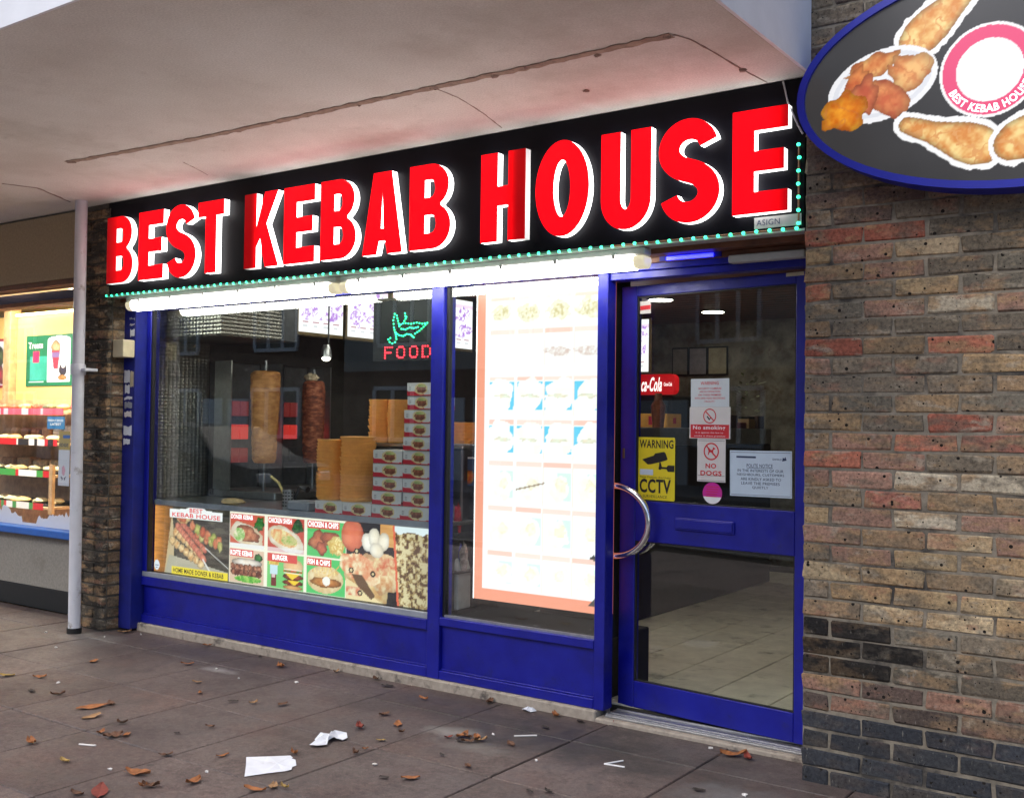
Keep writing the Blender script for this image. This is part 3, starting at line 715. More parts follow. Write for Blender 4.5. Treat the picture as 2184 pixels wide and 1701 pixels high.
T('lettering', 'POLITE NOTICE', -w*.22, w*.20, h*.135, h*.21, -.0012, MT['navy_ink'], o, True)
flat([(-w*.22,h*.118),(w*.20,h*.118),(w*.20,h*.126),(-w*.22,h*.126)]).build('underline', MT['navy_ink'], o, True)
for i, (s_, a, b) in enumerate((('IN THE INTERESTS OF OUR',-.37,.37),('NEIGHBOURS, CUSTOMERS',-.38,.38),('ARE KINDLY ASKED TO',-.32,.33),('LEAVE THE PREMISES',-.31,.31),('QUIETLY',-.13,.13))):
    T('lettering', s_, w*a, w*b, h*(.035-.092*i), h*(.095-.092*i), -.0012, MT['navy_ink'], o, True)
flat([(-w*.39,h*.34),(-w*.07,h*.335),(-w*.07,h*.375),(-w*.39,h*.38)]).build('heading_bar', MT['navy_ink'], o, True)
T('lettering', 'ENFIELD', w*.20, w*.345, h*.30, h*.335, -.0012, MT['navy_ink'], o, True)
flat([(w*.35,h*.28),(w*.42,h*.30),(w*.40,h*.38),(w*.385,h*.34),(w*.36,h*.36)]).build('crest', MT['navy_ink'], o, True)
for (a, b, c_, d) in ((-.485,-.4835,-.46,.46),(.483,.4845,-.46,.46)): flat([(w*a,h*c_),(w*b,h*c_),(w*b,h*d),(w*a,h*d)], -.0009).build('edge_line', MT['navy_ink'], o, True)
for (c_, d) in ((-.47,-.462),(.455,.463)): flat([(-w*.48,h*c_),(w*.48,h*c_),(w*.48,h*d),(-w*.48,h*d)], -.0009).build('edge_line', MT['navy_ink'], o, True)
o, w, h = door_sheet('hours_sticker', .877, .815, 1.921, 1.981, 'dog_white', 'small white and red sticker at the top corner of the door glass', 'sticker')
flat([(-w*.48,-h*.2),(w*.48,-h*.17),(w*.48,h*.17),(-w*.48,h*.14)]).build('red_band', MT['red_ink'], o, True)

# ---------------------------------------------------------------- fascia sign with lit letters
sg = thing('fascia_sign', (-3.85, -.2, 2.185), 'long black shop sign with lit red BEST KEBAB HOUSE letters', 'shop sign')
MT['sign_black'] = simple('sign_black', (.003,.0033,.006), .42, var=.1, scale=6, spec=.12)
MB().box(-6.203, -1.506, -.2, -.12, 2.186, 2.797).build('panel', MT['sign_black'], sg, bevel=.003)
MB().box(-6.203, -1.506, -.2015, -.119, 2.176, 2.1855).build('edge_trim', MT['grey_plastic'], sg)
MB().box(-1.72, -1.52, -.2025, -.2005, 2.20, 2.247).build('maker_label', MT['grey_plastic'], sg)
T('maker_lettering', 'ASIGN', -1.71, -1.61, 2.212, 2.236, -.2032, MT['navy_ink'], sg)
def arcp(cx, cy, rx, ry, a0, a1, n=10):
    return [(cx+rx*math.cos(R(a0+(a1-a0)*i/n)), cy+ry*math.sin(R(a0+(a1-a0)*i/n))) for i in range(n+1)]
def stroke_poly(pts, wd):
    """pts dense centre line; wd list of widths"""
    A, B_ = [], []
    for i, p in enumerate(pts):
        q = pts[min(i+1,len(pts)-1)]; r = pts[max(i-1,0)]
        t = Vector((q[0]-r[0], q[1]-r[1])).normalized(); n = (-t.y, t.x); w = wd[i]/2
        A.append((p[0]+n[0]*w, p[1]+n[1]*w)); B_.append((p[0]-n[0]*w, p[1]-n[1]*w))
    return A + B_[::-1]
def glyph(ch, w, h):
    t = .098 if w > .24 else .094; b = .088
    if ch == 'E': return [[(0,0),(w,0),(w,b),(t,b),(t,h/2-.042),(w*.93,h/2-.042),(w*.93,h/2+.042),(t,h/2+.042),(t,h-b),(w,h-b),(w,h),(0,h)]]
    if ch == 'T': return [[(w/2-t/2,0),(w/2+t/2,0),(w/2+t/2,h-b),(w,h-b),(w,h),(0,h),(0,h-b),(w/2-t/2,h-b)]]
    if ch == 'H': return [[(0,0),(t,0),(t,h*.40),(w-t,h*.40),(w-t,0),(w,0),(w,h),(w-t,h),(w-t,h*.62),(t,h*.62),(t,h),(0,h)]]
    if ch == 'K': return [[(0,0),(t,0),(t,h*.28),(t+.035,h*.40),(w-.108,0),(w,0),(w*.64,h*.58),(w*.97,h),(w*.97-.105,h),(t,h*.52),(t,h),(0,h)]]
    if ch == 'A': return [[(0,0),(.098,0),(.115,h*.16),(w-.115,h*.16),(w-.098,0),(w,0),(w*.5+.062,h),(w*.5-.062,h)], [(.128,h*.31),(w*.5,h*.80),(w-.128,h*.31)]]
    if ch == 'O': return [arcp(w/2,h/2,w/2,h/2+.008,0,354,40), arcp(w/2,h/2,w/2-.098,h/2-.082,0,348,30)]
    if ch == 'U': return [[(0,h)]+arcp(w/2,w*.52,w/2,w*.52+.008,180,360,20)+[(w,h),(w-t,h)]+arcp(w/2,w*.52,w/2-t,w*.52-.082,360,180,16)+[(t,h)]]
    if ch == 'B':
        r1, r2 = h*.255, h*.265
        out = [(0,0)] + [(w-.115,0)] + arcp(w-.115, r2, .115, r2, -90, 62, 12) + arcp(w-.125, h-r1, .112, r1, -58, 90, 12) + [(0,h)]
        return [out, [(t,.080),(w-.12,.080)]+arcp(w-.12,.126,.030,.046,-90,90,6)+[(t,.172)], [(t,h-.168),(w-.125,h-.168)]+arcp(w-.125,h-.123,.028,.045,-90,90,6)+[(t,h-.078)]]
    if ch == 'S':
        cx = w/2; rx = w/2-.047; ry = h*.245-.020; top = h-.036-ry; bot = .036+ry; C = []
        C += arcp(cx, top, rx, ry+.0, 14, 205, 22)
        C2 = arcp(cx, bot, rx, ry+.0, 25, -166, 22)
        a, b2 = C[-1], C2[0]
        mid = []
        for i in range(1, 12):
            u = i/12; h00=2*u**3-3*u**2+1; h10=u**3-2*u**2+u; h01=-2*u**3+3*u**2; h11=u**3-u**2
            tx = .16
            mid.append((h00*a[0]+h10*tx*.9+h01*b2[0]+h11*tx*.9, h00*a[1]-h10*.22+h01*b2[1]-h11*.22))
        P = C+mid+C2; n = len(P)
        wd = [.080+.026*abs(math.cos(math.pi*(i/(n-1))*1.0))**.5*0 + .020*math.sin(math.pi*i/(n-1)) for i in range(n)]
        return [stroke_poly(P, wd)]
def poly_mesh(name, loops, y_front, y_back, fill=True, side=True, bevel=0.0):
    cu = bpy.data.curves.new(name, 'CURVE'); cu.dimensions = '2D'; cu.fill_mode = 'BOTH' if fill else 'NONE'
    for L in loops:
        sp = cu.splines.new('POLY'); sp.points.add(len(L)-1); sp.use_cyclic_u = True
        for p, q in zip(sp.points, L): p.co = (q[0], q[1], 0, 1)
    cu.extrude = abs(y_back-y_front)/2 if side else 0.0
    if bevel: cu.bevel_depth = bevel; cu.bevel_resolution = 0
    o = bpy.data.objects.new('tmp', cu); COL.objects.link(o); dg = bpy.context.evaluated_depsgraph_get()
    me = bpy.data.meshes.new_from_object(o.evaluated_get(dg)); bpy.data.objects.remove(o); bpy.data.curves.remove(cu)
    yc = (y_front+y_back)/2
    V = [(v.co.x, yc - v.co.z, v.co.y) for v in me.vertices]; F = [tuple(p.vertices) for p in me.polygons]; bpy.data.meshes.remove(me)
    return V, F
def letter_red(name, dark=None):
    """red acrylic face lit from inside; dark = (x0, x1) world range where the tubes have failed"""
    M_, n, l, b = nm(name)
    b.inputs['Base Color'].default_value = (.45,.003,.008,1); b.inputs['Roughness'].default_value = .25; b.inputs['Specular IOR Level'].default_value = .15
    b.inputs['Emission Color'].default_value = (1.0,.0012,.005,1)
    P = wpos(n); f = noise(n, l, 6, 2, .5, vec=P)
    s = ramp(n, l, f, [(.3,(.86,)*3),(.7,(1.0,)*3)])
    if dark:
        sx = n.new('ShaderNodeSeparateXYZ'); l.new(P, sx.inputs[0]); mr = n.new('ShaderNodeMapRange')
        mr.interpolation_type = 'SMOOTHSTEP'
        mr.inputs['From Min'].default_value = dark[0]; mr.inputs['From Max'].default_value = dark[1]
        mr.inputs['To Min'].default_value = dark[2] if len(dark) > 2 else .10; mr.inputs['To Max'].default_value = 1.0
        l.new(sx.outputs[0], mr.inputs[0]); s = mixc(n, l, 1.0, s, mr.outputs[0], 'MULTIPLY')
    mu = n.new('ShaderNodeMath'); mu.operation = 'MULTIPLY'; mu.inputs[1].default_value = 1.35; l.new(s, mu.inputs[0])
    l.new(mu.outputs[0], b.inputs['Emission Strength']); return M_
def letter_side(name, dark=None):
    M_, n, l, b = nm(name); b.inputs['Base Color'].default_value = (.85,.85,.85,1); b.inputs['Roughness'].default_value = .4
    b.inputs['Emission Color'].default_value = (1,.98,.98,1)
    if dark:
        P = wpos(n); sx = n.new('ShaderNodeSeparateXYZ'); l.new(P, sx.inputs[0]); mr = n.new('ShaderNodeMapRange')
        mr.inputs['From Min'].default_value = dark[0]; mr.inputs['From Max'].default_value = dark[1]
        mr.inputs['To Min'].default_value = .18; mr.inputs['To Max'].default_value = 3.0
        l.new(sx.outputs[0], mr.inputs[0]); l.new(mr.outputs[0], b.inputs['Emission Strength'])
    else: b.inputs['Emission Strength'].default_value = 3.0
    return M_
LZ0, LZ1 = 2.257, 2.685
red0, side0 = letter_red('red_acrylic_lit'), letter_side('white_return_lit')
letters = [('B',-6.147,-5.875),('E',-5.81,-5.565),('S',-5.535,-5.255),('T',-5.23,-5.0),('K',-4.815,-4.53),('E',-4.485,-4.245),('B',-4.195,-3.935),
           ('A',-3.885,-3.61),('B',-3.56,-3.295),('H',-3.105,-2.845),('O',-2.785,-2.495),('U',-2.43,-2.18),('S',-2.14,-1.86),('E',-1.80,-1.563)]
darks = {0:((-6.17,-5.84,.10),(-6.3,-5.3)), 4:((-4.77,-4.66,.10),(-4.8,-4.62)), 9:((-2.88,-2.98,.14),(-2.86,-2.95)), 13:((-1.545,-1.68,.12),(-1.5,-1.7))}
YF, YB = -.240, -.2005
for i, (ch, x0, x1) in enumerate(letters):
    w, h = x1-x0, LZ1-LZ0; G = glyph(ch, w, h)
    rm = letter_red('red_acrylic_part_lit', darks[i][0]) if i in darks else red0
    sm = letter_side('white_return_part_lit', darks[i][1]) if i in darks else side0
    V, F = poly_mesh('letter', G, YF, YB)
    # returns only: drop the front and back caps
    VV = np.array(V); keep = []
    for f in F:
        ys = VV[list(f),1]
        if ys.max()-ys.min() > .005 or ys.min() > -.21: keep.append(f)
    mb = MB(); mb.add([(x+x0, y, z+LZ0) for x, y, z in V], keep); lo = mb.build('letter', sm, sg)
    V, F = poly_mesh('face', G, YF-.004, YF+.0, bevel=0.0)
    mb = MB(); mb.add([(x+x0, y, z+LZ0) for x, y, z in V], F); mb.build('face', rm, lo)

# green LED string along the sign
ld = thing('led_string', (-3.85, -.21, 2.18), 'string of small green LED lights along the bottom edge of the black sign', 'led lights')
MT['led_green'] = emit('green_led', (.03,.9,.42), 2.6, (.1,.5,.3)); MT['cable'] = simple('led_cable', (.03,.16,.09), .5); MT['cable_tan'] = simple('led_cable_tan', (.25,.12,.04), .5)
MB().tube([(-6.195,-.212,2.186),(-2.4,-.212,2.186)], .0045, 6).build('cable', MT['cable'], ld)
MB().tube([(-2.4,-.212,2.186),(-1.528,-.212,2.186)], .004, 6).build('cable', MT['cable_tan'], ld)
MB().tube([(-1.528,-.212,2.189),(-1.528,-.212,2.53)], .004, 6).build('cable', MT['cable_tan'], ld)
bulb = MB().blob((0,0,0), .0085, .008, .0075, 0, 0, 8, 5).build('bulb', MT['led_green'], ld, True)
k = 0
for i in range(83):
    x = -6.185 + i*.0567
    if x > -1.535: break
    q = bulb if k == 0 else inst(bulb, ld); q.location = Vector((x, -.214, 2.186+random.uniform(-.002,.002))) - WL['led_string']; k += 1
for i in range(7):
    q = inst(bulb, ld); q.location = Vector((-1.528+random.uniform(-.002,.002), -.214, 2.205+.053*i)) - WL['led_string']

# two outdoor fluorescent fittings under the sign
MT['tube'] = emit('lit_diffuser', (1.0,.98,.90), 13.0); MT['tube_end'] = emit('diffuser_end', (1.0,.90,.60), .35, (.6,.56,.42))
for i, (x0, x1, lab) in enumerate(((-6.005,-4.125,'long fluorescent batten light under the left half of the sign'), (-4.095,-2.235,'long fluorescent batten light above the menu window beside the door'))):
    t = thing('fluorescent_light', ((x0+x1)/2, -.16, 2.09), lab, 'light', 'batten lights under the sign')
    MB().box(x0, x1, -.195, -.125, 2.140, 2.1745).build('housing', MT['grey_plastic'], t, bevel=.006)
    pf = [(-.2, 2.138),(-.2045,2.118),(-.196,2.093),(-.178,2.080),(-.142,2.080),(-.124,2.093),(-.1155,2.118),(-.12,2.138)]
    MB().prismx(pf, x0+.06, x1-.06).build('diffuser', MT['tube'], t, smooth=True)
    for a, b in ((x0, x0+.0595), (x1-.0595, x1)):
        e = MB(); P2 = [(-.16+(y+.16)*.97, 2.1385-(2.1385-z)*.97) for y, z in pf]
        e.prismx(P2, a, b).build('end_cap', MT['tube_end'], t, bevel=.012, seg=2)
    n = 6
    for j in range(n): MB().box(x0+.15+j*(x1-x0-.3)/(n-1)-.008, x0+.15+j*(x1-x0-.3)/(n-1)+.008, -.2075, -.1955, 2.128, 2.150).build('clip', MT['grey_plastic'], t)
uv = thing('insect_light', (-2.09, -.03, 2.12), 'small glowing blue tube light over the door', 'light')
MT['uv'] = emit('blue_tube', (.008,.012,1.0), 4.0)
MB().tube([(-2.20,-.045,2.138),(-1.975,-.045,2.138)], .009, 10).build('tube', MT['uv'], uv, smooth=True)
MB().box(-2.24, -1.94, -.040, -.031, 2.129, 2.151).build('backplate', MT['blue'], uv)

cb = MB().tube([(-1.60,-.205,2.795),(-1.575,-.215,2.70),(-1.53,-.222,2.60),(-1.508,-.226,2.56)], .004, 6).build('loose_cable', MT['grey_plastic']); tag(cb, 'thin loose grey cable at the right end of the black sign', 'cable')

# ---------------------------------------------------------------- oval lightbox sign
ov = thing('oval_sign', (-.64, -.29, 2.225), 'big oval lightbox sign with blue rim showing fried chicken on the brick wall', 'sign')
OC, OA, OB = (-.64, 2.645), .845, .42
def ellp(a, b, n=72): return [(OC[0]+a*math.cos(2*math.pi*i/n), OC[1]+b*math.sin(2*math.pi*i/n)) for i in range(n)]
mb = MB(); P0 = ellp(OA, OB); P1 = ellp(OA-.028, OB-.028); n = len(P0); v = []; f = []
for (x, z) in P0: v += [(x,-.358,z),(x,-.236,z)]
for (x, z) in P1: v += [(x,-.358,z),(x,-.340,z)]
for i in range(n):
    j = (i+1) % n
    f += [(2*i,2*j,2*j+1,2*i+1),(2*n+2*i,2*n+2*i+1,2*n+2*j+1,2*n+2*j),(2*i,2*n+2*i,2*n+2*j,2*j)]
mb.add(v, f).build('rim', MT['blue_rim'], ov, smooth=True)
cv = Cv(2*OA-.05, 2*OB-.05, .0036, (62,61,62)); ox, oz = OC[0]-cv.w/2, OC[1]-cv.h/2
k = fbm(cv.X*3, cv.Y*3, 5); cv.c *= (.80+.42*k[...,None])
def px(x): return x-ox
def pz(z): return z-oz
def drum(cx, cz, L, ang, seed):
    co, si = math.cos(ang), math.sin(ang); best = np.full(cv.X.shape, 9.0)
    wob = .16*(fbm(cv.X*26, cv.Y*26, seed+2)-.5)
    for i in range(30):
        u = -.40+.72*i/29; r = np.interp(u, [-.40,-.30,-.15,0,.15,.25,.32], [.030,.036,.040,.054,.070,.072,.060])
        best = np.minimum(best, np.hypot(cv.X-px(cx+u*L*co), cv.Y-pz(cz+u*L*si))-r)
    cv.put(best < .017+.012*(vn(cv.X*40,cv.Y*40,seed)-.5), (255,255,255))
    k = np.clip((fbm(cv.X*34, cv.Y*34, seed)-.28)/.44,0,1); k2 = np.abs(fbm(cv.X*17+3, cv.Y*17, seed+5)-.5)*2
    col = np.array((255,224,150.))*(1-k[...,None]) + np.array((226,146,74.))*k[...,None]
    col = np.where((k2 < .06)[...,None], np.array((232,166,100.)), col); col = col*(1-.35*np.clip(1+best/.03,0,1)[...,None]**2)
    cv.put(best < 0, col)
drum(-.93, 2.90, .46, R(40)+math.pi, 3); drum(-.925, 2.435, .40, R(-24), 8); drum(-.60, 2.435, .40, R(204), 12)
drum(-.36, 2.90, .46, R(140)+math.pi, 4)
def plate(cx, cz, fl):
    cv.ell(px(cx), pz(cz), .205, .132, (250,250,252), R(14)*fl); cv.ell(px(cx), pz(cz), .185, .112, (232,234,240), R(14)*fl); cv.ell(px(cx), pz(cz), .165, .098, (250,250,252), R(14)*fl)
    for (dx, dz, rx, rz, ro, c1, c2, sd) in ((-.03,.075,.095,.040,R(12),(250,186,112),(214,120,66),21),(.10,.03,.075,.070,R(-30),(255,200,130),(236,150,90),22),(-.095,.03,.055,.035,R(50),(240,150,84),(206,104,58),23),
        (.025,-.055,.055,.085,R(28),(244,160,100),(214,110,72),24),(-.06,-.035,.045,.075,R(-10),(236,140,90),(200,96,66),25),(-.135,-.085,.080,.070,R(10),(255,176,50),(226,116,22),26)):
        cv.food(px(cx+dx*fl), pz(cz+dz), rx, rz, c1, c2, ro*fl, .24, sd, 30, .30); kf = np.abs(fbm(cv.X*16, cv.Y*16, sd+3)-.5)*2; cv.put((cv.em(px(cx+dx*fl), pz(cz+dz), rx, rz, ro*fl, .24, sd) < .93) & (kf < .05), (200,116,70), .4)
plate(-1.165, 2.665, 1); plate(-.20, 2.64, -1)
LC = (-.79, 2.655)
cv.ell(px(LC[0]), pz(LC[1]), .168, .168, (255,255,255)); cv.ell(px(LC[0]), pz(LC[1]), .158, .158, (240,84,130)); cv.ell(px(LC[0]), pz(LC[1]), .112, .112, (255,255,255))
r = cv.em(cv.w/2, cv.h/2, OA-.028, OB-.028)
MT['oval_print'] = printed('oval_print', .25, .52, .2)
sheet_obj('printed_face', cv.mesh('printed_face', MT['oval_print'], r < 1.004), (OC[0], -.3445, OC[1]), ov)
MT['logo_white'] = emit('logo_white', (1,1,1), .8)
T('lettering', 'BEST KEBAB HOUSE', 0, 1, 0, 1, -.3462, MT['logo_white'], ov, bold=.03, arc=(LC[0], LC[1], .151, .122, R(205), R(335)))
MB().prism(ellp(OA-.03, OB-.03), -.330, -.245).build('box_back', MT['blackm'], ov)

# ---------------------------------------------------------------- backlit food poster in the left window
ps = thing('food_poster', (-4.83, .05, .385), 'long backlit food photo poster along the bottom of the left window', 'poster')
X0, X1, Z0, Z1 = -5.984, -3.612, .388, .822; W_, H_ = X1-X0, Z1-Z0
cv = Cv(W_, H_, .0050, (40,34,28)); 
def X(x): return x-X0-.0
def Z(z): return z-Z0
c = cv
# doner on the left
m_ = c.poly([(X(-6.0),0),(X(-5.875),0),(X(-5.80),H_),(X(-6.0),H_)])
kx = np.clip((cv.X)/.17,0,1); col = np.array((206,138,70))*(1.12-.5*kx[...,None])*(.86+.28*vn(cv.X*14,cv.Y*110,3)[...,None]); c.put(m_, col)
# grill picture
g_ = c.poly([(X(-5.875),0),(X(-5.243),0),(X(-5.243),H_),(X(-5.80),H_)])
c.tex(g_, (38,36,30), (92,88,74), 14, 7, 60)
c.put(g_ & (cv.X < X(-5.80)+.02*np.sin(cv.Y*9)), (206,184,146))
c.put(c.poly([(X(-5.87),0),(X(-5.25),0),(X(-5.25),.05),(X(-5.83),.12)]), (184,178,158))
rng = np.random.RandomState(4)
for i in range(7):  # skewers of chicken
    u = i/6; c.food(X(-5.80+.05*u+.24*u), Z(.60-.13*u), .034, .030, (250,226,176), (216,164,104), R(-20), .2, 40+i, 55, .35)
    c.food(X(-5.76+.24*u), Z(.655-.125*u), .032, .028, (248,220,168), (220,160,98), R(-20), .2, 50+i, 55, .35)
for i in range(10):  # kofte
    u = i/9; c.food(X(-5.74+.25*u), Z(.69-.18*u), .036, .024, (236,154,124), (204,104,84), R(-35), .1, 60+i, 50, .3)
    c.food(X(-5.70+.22*u), Z(.715-.15*u), .030, .020, (230,148,118), (196,98,80), R(-35), .1, 70+i, 50, .3)
c.seg((X(-5.49),Z(.50)),(X(-5.40),Z(.41)), .010, (232,232,228)); c.seg((X(-5.47),Z(.575)),(X(-5.25),Z(.465)), .006, (220,220,214))
for i in range(6):
    u = i/5; c.food(X(-5.60+.26*u), Z(.705-.085*u), .030, .034, ((240,170,120),(208,200,120),(236,150,104))[i%3], ((206,110,74),(150,170,70),(190,90,60))[i%3], R(10), .2, 80+i, 50, .35)
    c.food(X(-5.55+.22*u), Z(.655-.06*u), .026, .034, ((236,160,110),(216,208,140))[i%2], ((196,96,66),(170,170,90))[i%2], R(10), .2, 90+i, 50, .35)
c.food(X(-5.70), Z(.755), .075, .040, (244,214,150), (214,150,90), R(-10), .15, 99, 40, .3); c.food(X(-5.71), Z(.75), .045, .024, (216,120,80), (160,80,50), R(-10), .2, 98, 60, .2)
c.put(c.poly([(X(-5.83),Z(.752)),(X(-5.31),Z(.752)),(X(-5.31),Z(.805)),(X(-5.46),Z(.808)),(X(-5.50),Z(.824)),(X(-5.63),Z(.824)),(X(-5.68),Z(.808)),(X(-5.83),Z(.805))]), (250,250,250))
c.rect(X(-5.80), X(-5.25), 0, Z(.434), (246,222,60))
c.ell(X(-5.955), Z(.43), .028, .033, (235,240,248)); c.rect(X(-5.972), X(-5.938), Z(.425), Z(.432), (40,60,120)); c.rect(X(-5.965), X(-5.945), Z(.410), Z(.416), (60,80,130))
# tiles
white = (250,246,226)
c.rect(X(-5.243), X(-4.245), 0, H_, white)
def tile(x0, x1, z0, z1, bgc):
    c.rect(X(x0), X(x1), Z(z0), Z(z1), bgc)
    return (X((x0+x1)/2), Z((z0+z1)/2), x1-x0, z1-z0)
# 1 doner kebab
a = tile(-5.236,-4.928,.607,.812,(206,96,70)); cx, cz, w, h = a
c.food(cx+w*.36, cz+h*.22, w*.13, h*.20, (70,150,50), (30,100,34), 0, .3, 5, 60)
c.food(cx, cz-h*.12, w*.50, h*.34, (250,240,222), (232,206,168), R(-12), .1, 6, 20, .15); c.food(cx+.01, cz-h*.10, w*.36, h*.22, (220,150,110), (170,90,60), R(-12), .2, 7, 50); c.tex(c.em(cx-w*.22,cz-h*.12,w*.16,h*.2)<1, (120,180,80),(240,230,200), 70, 8)
c.rect(cx-w*.5, cx+w*.5, Z(.607), Z(.607)+h*.10, (240,238,236))
# 2 chicken shish
a = tile(-4.897,-4.587,.607,.812,(196,74,58)); cx, cz, w, h = a
c.food(cx+w*.33, cz+h*.26, w*.15, h*.2, (60,120,60), (20,60,30), 0, .2, 15, 50); c.food(cx, cz-h*.12, w*.50, h*.33, (252,246,232), (236,214,180), R(-14), .1, 16, 20, .15)
c.tex(c.em(cx-w*.05,cz-h*.1,w*.38,h*.22,R(-14))<1, (226,140,84), (236,230,170), 55, 17); c.tex(c.em(cx+w*.1,cz-h*.16,w*.22,h*.14)<1, (240,210,160), (150,180,90), 70, 18); c.rect(cx-w*.5, cx+w*.5, Z(.607), Z(.607)+h*.12, (240,236,240), .75)
# 3 chicken & chips
a = tile(-4.56,-4.25,.606,.812,(86,196,110)); cx, cz, w, h = a
c.food(cx-w*.18, cz-h*.05, w*.26, h*.26, (230,156,110), (190,100,70), R(20), .2, 25, 40); c.food(cx-w*.12, cz-h*.28, w*.13, h*.18, (214,120,90), (186,92,70), R(-20), .2, 26, 40); c.food(cx+w*.06, cz+h*.06, w*.24, h*.13, (206,120,86), (170,84,60), R(12), .2, 27, 40)
c.food(cx+w*.26, cz-h*.18, w*.22, h*.24, (250,232,160), (222,184,96), 0, .2, 28, 90, .15)
for i in range(16): 
    q = rng.uniform(-1,1,4); c.seg((cx+w*(.26+.16*q[0]), cz+h*(-.18+.17*q[1])), (cx+w*(.26+.16*q[0]+.08*q[2]), cz+h*(-.18+.17*q[1]+.12*q[3])), .007, (254,240,180) if i%2 else (214,172,90))
# 4 kofte kebab
a = tile(-5.236,-4.928,.392,.594,(226,196,170)); cx, cz, w, h = a
c.food(cx+w*.34, cz+h*.28, w*.12, h*.14, (70,140,70), (30,90,40), 0, .2, 35, 50); c.food(cx, cz+h*.12, w*.46, h*.12, (252,244,236), (240,220,200), 0, .05, 36, 20)
for i in range(7):
    c.food(cx-w*.38+w*.125*i, cz-h*.04, w*.085, h*.10, (214,150,118), (110,56,40), R(-25), .2, 37+i, 60, .4); c.food(cx-w*.38+w*.125*i, cz-h*.2, w*.085, h*.10, (196,130,100), (96,46,36), R(-25), .2, 45+i, 60, .4)
c.tex(c.em(cx+w*.05,cz-h*.38,w*.40,h*.10)<1, (70,160,50), (170,214,110), 80, 39)
# 5 burger
a = tile(-4.897,-4.587,.392,.594,(120,206,120)); cx, cz, w, h = a
c.food(cx+w*.22, cz+h*.17, w*.27, h*.22, (250,222,180), (240,190,134), 0, .02, 55, 20, .2); c.rect(cx-w*.02, cx+w*.46, cz-h*.04, cz+h*.08, (250,244,224)); c.tex(c.R(cx-w*.04,cx+w*.48,cz-h*.02,cz+h*.05), (80,150,60), (230,90,60), 60, 56)
c.food(cx+w*.22, cz-h*.13, w*.28, h*.10, (170,80,56), (130,54,38), 0, .05, 57, 50); c.food(cx+w*.22, cz-h*.30, w*.28, h*.09, (160,74,52), (124,50,36), 0, .05, 58, 50)
c.put(c.poly([(cx+w*.02,cz-h*.05),(cx+w*.40,cz-h*.04),(cx+w*.20,cz-h*.22)]), (250,212,60)); c.put(c.poly([(cx+w*.08,cz-h*.24),(cx+w*.40,cz-h*.24),(cx+w*.26,cz-h*.38)]), (250,212,60)); c.food(cx+w*.22, cz-h*.44, w*.27, h*.07, (236,180,120), (214,150,90), 0, .02, 59, 20)
c.rect(cx-w*.42, cx-w*.20, cz-h*.10, cz+h*.18, (206,230,240)); c.tex(c.R(cx-w*.44,cx-w*.18,cz+h*.16,cz+h*.30), (246,220,120), (206,160,70), 90, 60); c.rect(cx-w*.38, cx-w*.24, cz-h*.46, cz-h*.12, (120,50,50)); c.rect(cx-w*.36, cx-w*.27, cz-h*.2, cz-h*.12, (230,200,200))
# 6 fish & chips
a = tile(-4.56,-4.25,.392,.594,(86,200,112)); cx, cz, w, h = a
c.food(cx-w*.02, cz-h*.08, w*.46, h*.40, (250,232,190), (232,196,140), 0, .05, 65, 30, .1)
for i in range(26):
    q = rng.uniform(-1,1,4); c.seg((cx+w*(-.02+.34*q[0]), cz+h*(.06+.22*q[1])), (cx+w*(-.02+.34*q[0]+.06*q[2]), cz+h*(.06+.22*q[1]+.16*q[3])), .008, ((250,226,160),(226,176,100),(240,206,130))[i%3])
c.food(cx, cz-h*.16, w*.40, h*.14, (226,160,90), (190,116,60), 0, .1, 66, 40); c.ell(cx+w*.02, cz-h*.12, w*.10, h*.13, (252,248,240))
# titles: red bars
for (x0, x1, z0, z1) in ((-5.236,-5.02,.772,.812),(-4.897,-4.68,.768,.812),(-4.56,-4.30,.765,.812),(-5.236,-5.02,.548,.594),(-4.897,-4.64,.545,.594),(-4.56,-4.36,.55,.594)): c.rect(X(x0), X(x1), Z(z0), Z(z1), (222,84,78))
# right: tomato, eggs, pizza, doner meat
rp = c.R(X(-4.245), W_, 0, H_); c.put(rp, (34,30,34))
c.food(X(-4.20), Z(.745), .085, .090, (240,140,104), (214,100,76), 0, .02, 101, 12, .2)
c.tex(c.R(X(-3.99),X(-3.885),Z(.70),H_), (232,180,110), (206,146,80), 8, 102, 90)
c.food(X(-4.10), Z(.50), .17, .10, (240,216,160), (214,164,104), R(-24), .2, 103, 30, .2); c.food(X(-3.98), Z(.55), .14, .10, (244,224,180), (212,150,100), R(-20), .2, 104, 40, .2)
c.tex((c.em(X(-4.13),Z(.565),.16,.075,R(-14),.1,105)<1) , (246,230,190), (226,140,100), 40, 105); c.tex(c.em(X(-3.95),Z(.60),.09,.06)<1, (236,220,170),(210,110,80), 50, 106)
c.put(c.poly([(X(-4.245),Z(.388)),(X(-3.97),Z(.388)),(X(-4.12),Z(.455)),(X(-4.245),Z(.505))]), (240,220,170)); c.tex(c.R(X(-4.245),X(-4.13),Z(.41),Z(.46)), (244,228,190), (216,120,90), 40, 107)
c.put(c.poly([(X(-4.20),Z(.53)),(X(-4.12),Z(.53)),(X(-4.02),Z(.42)),(X(-4.05),Z(.40)),(X(-4.16),Z(.47))]), (110,82,60))
for (x, z) in ((-4.04,.543),(-4.165,.66),(-4.135,.43),(-4.205,.55)): c.ell(X(x), Z(z), .019, .017, (24,22,20)); c.ell(X(x), Z(z), .009, .008, (226,206,160))
for (x, z, ro) in ((-4.085,.715,.3),(-4.035,.745,0),(-3.965,.725,-.3),(-4.015,.675,1.4)): c.food(X(x), Z(z), .042, .052, (255,250,238), (246,232,206), ro, .02, 110, 10, .22)
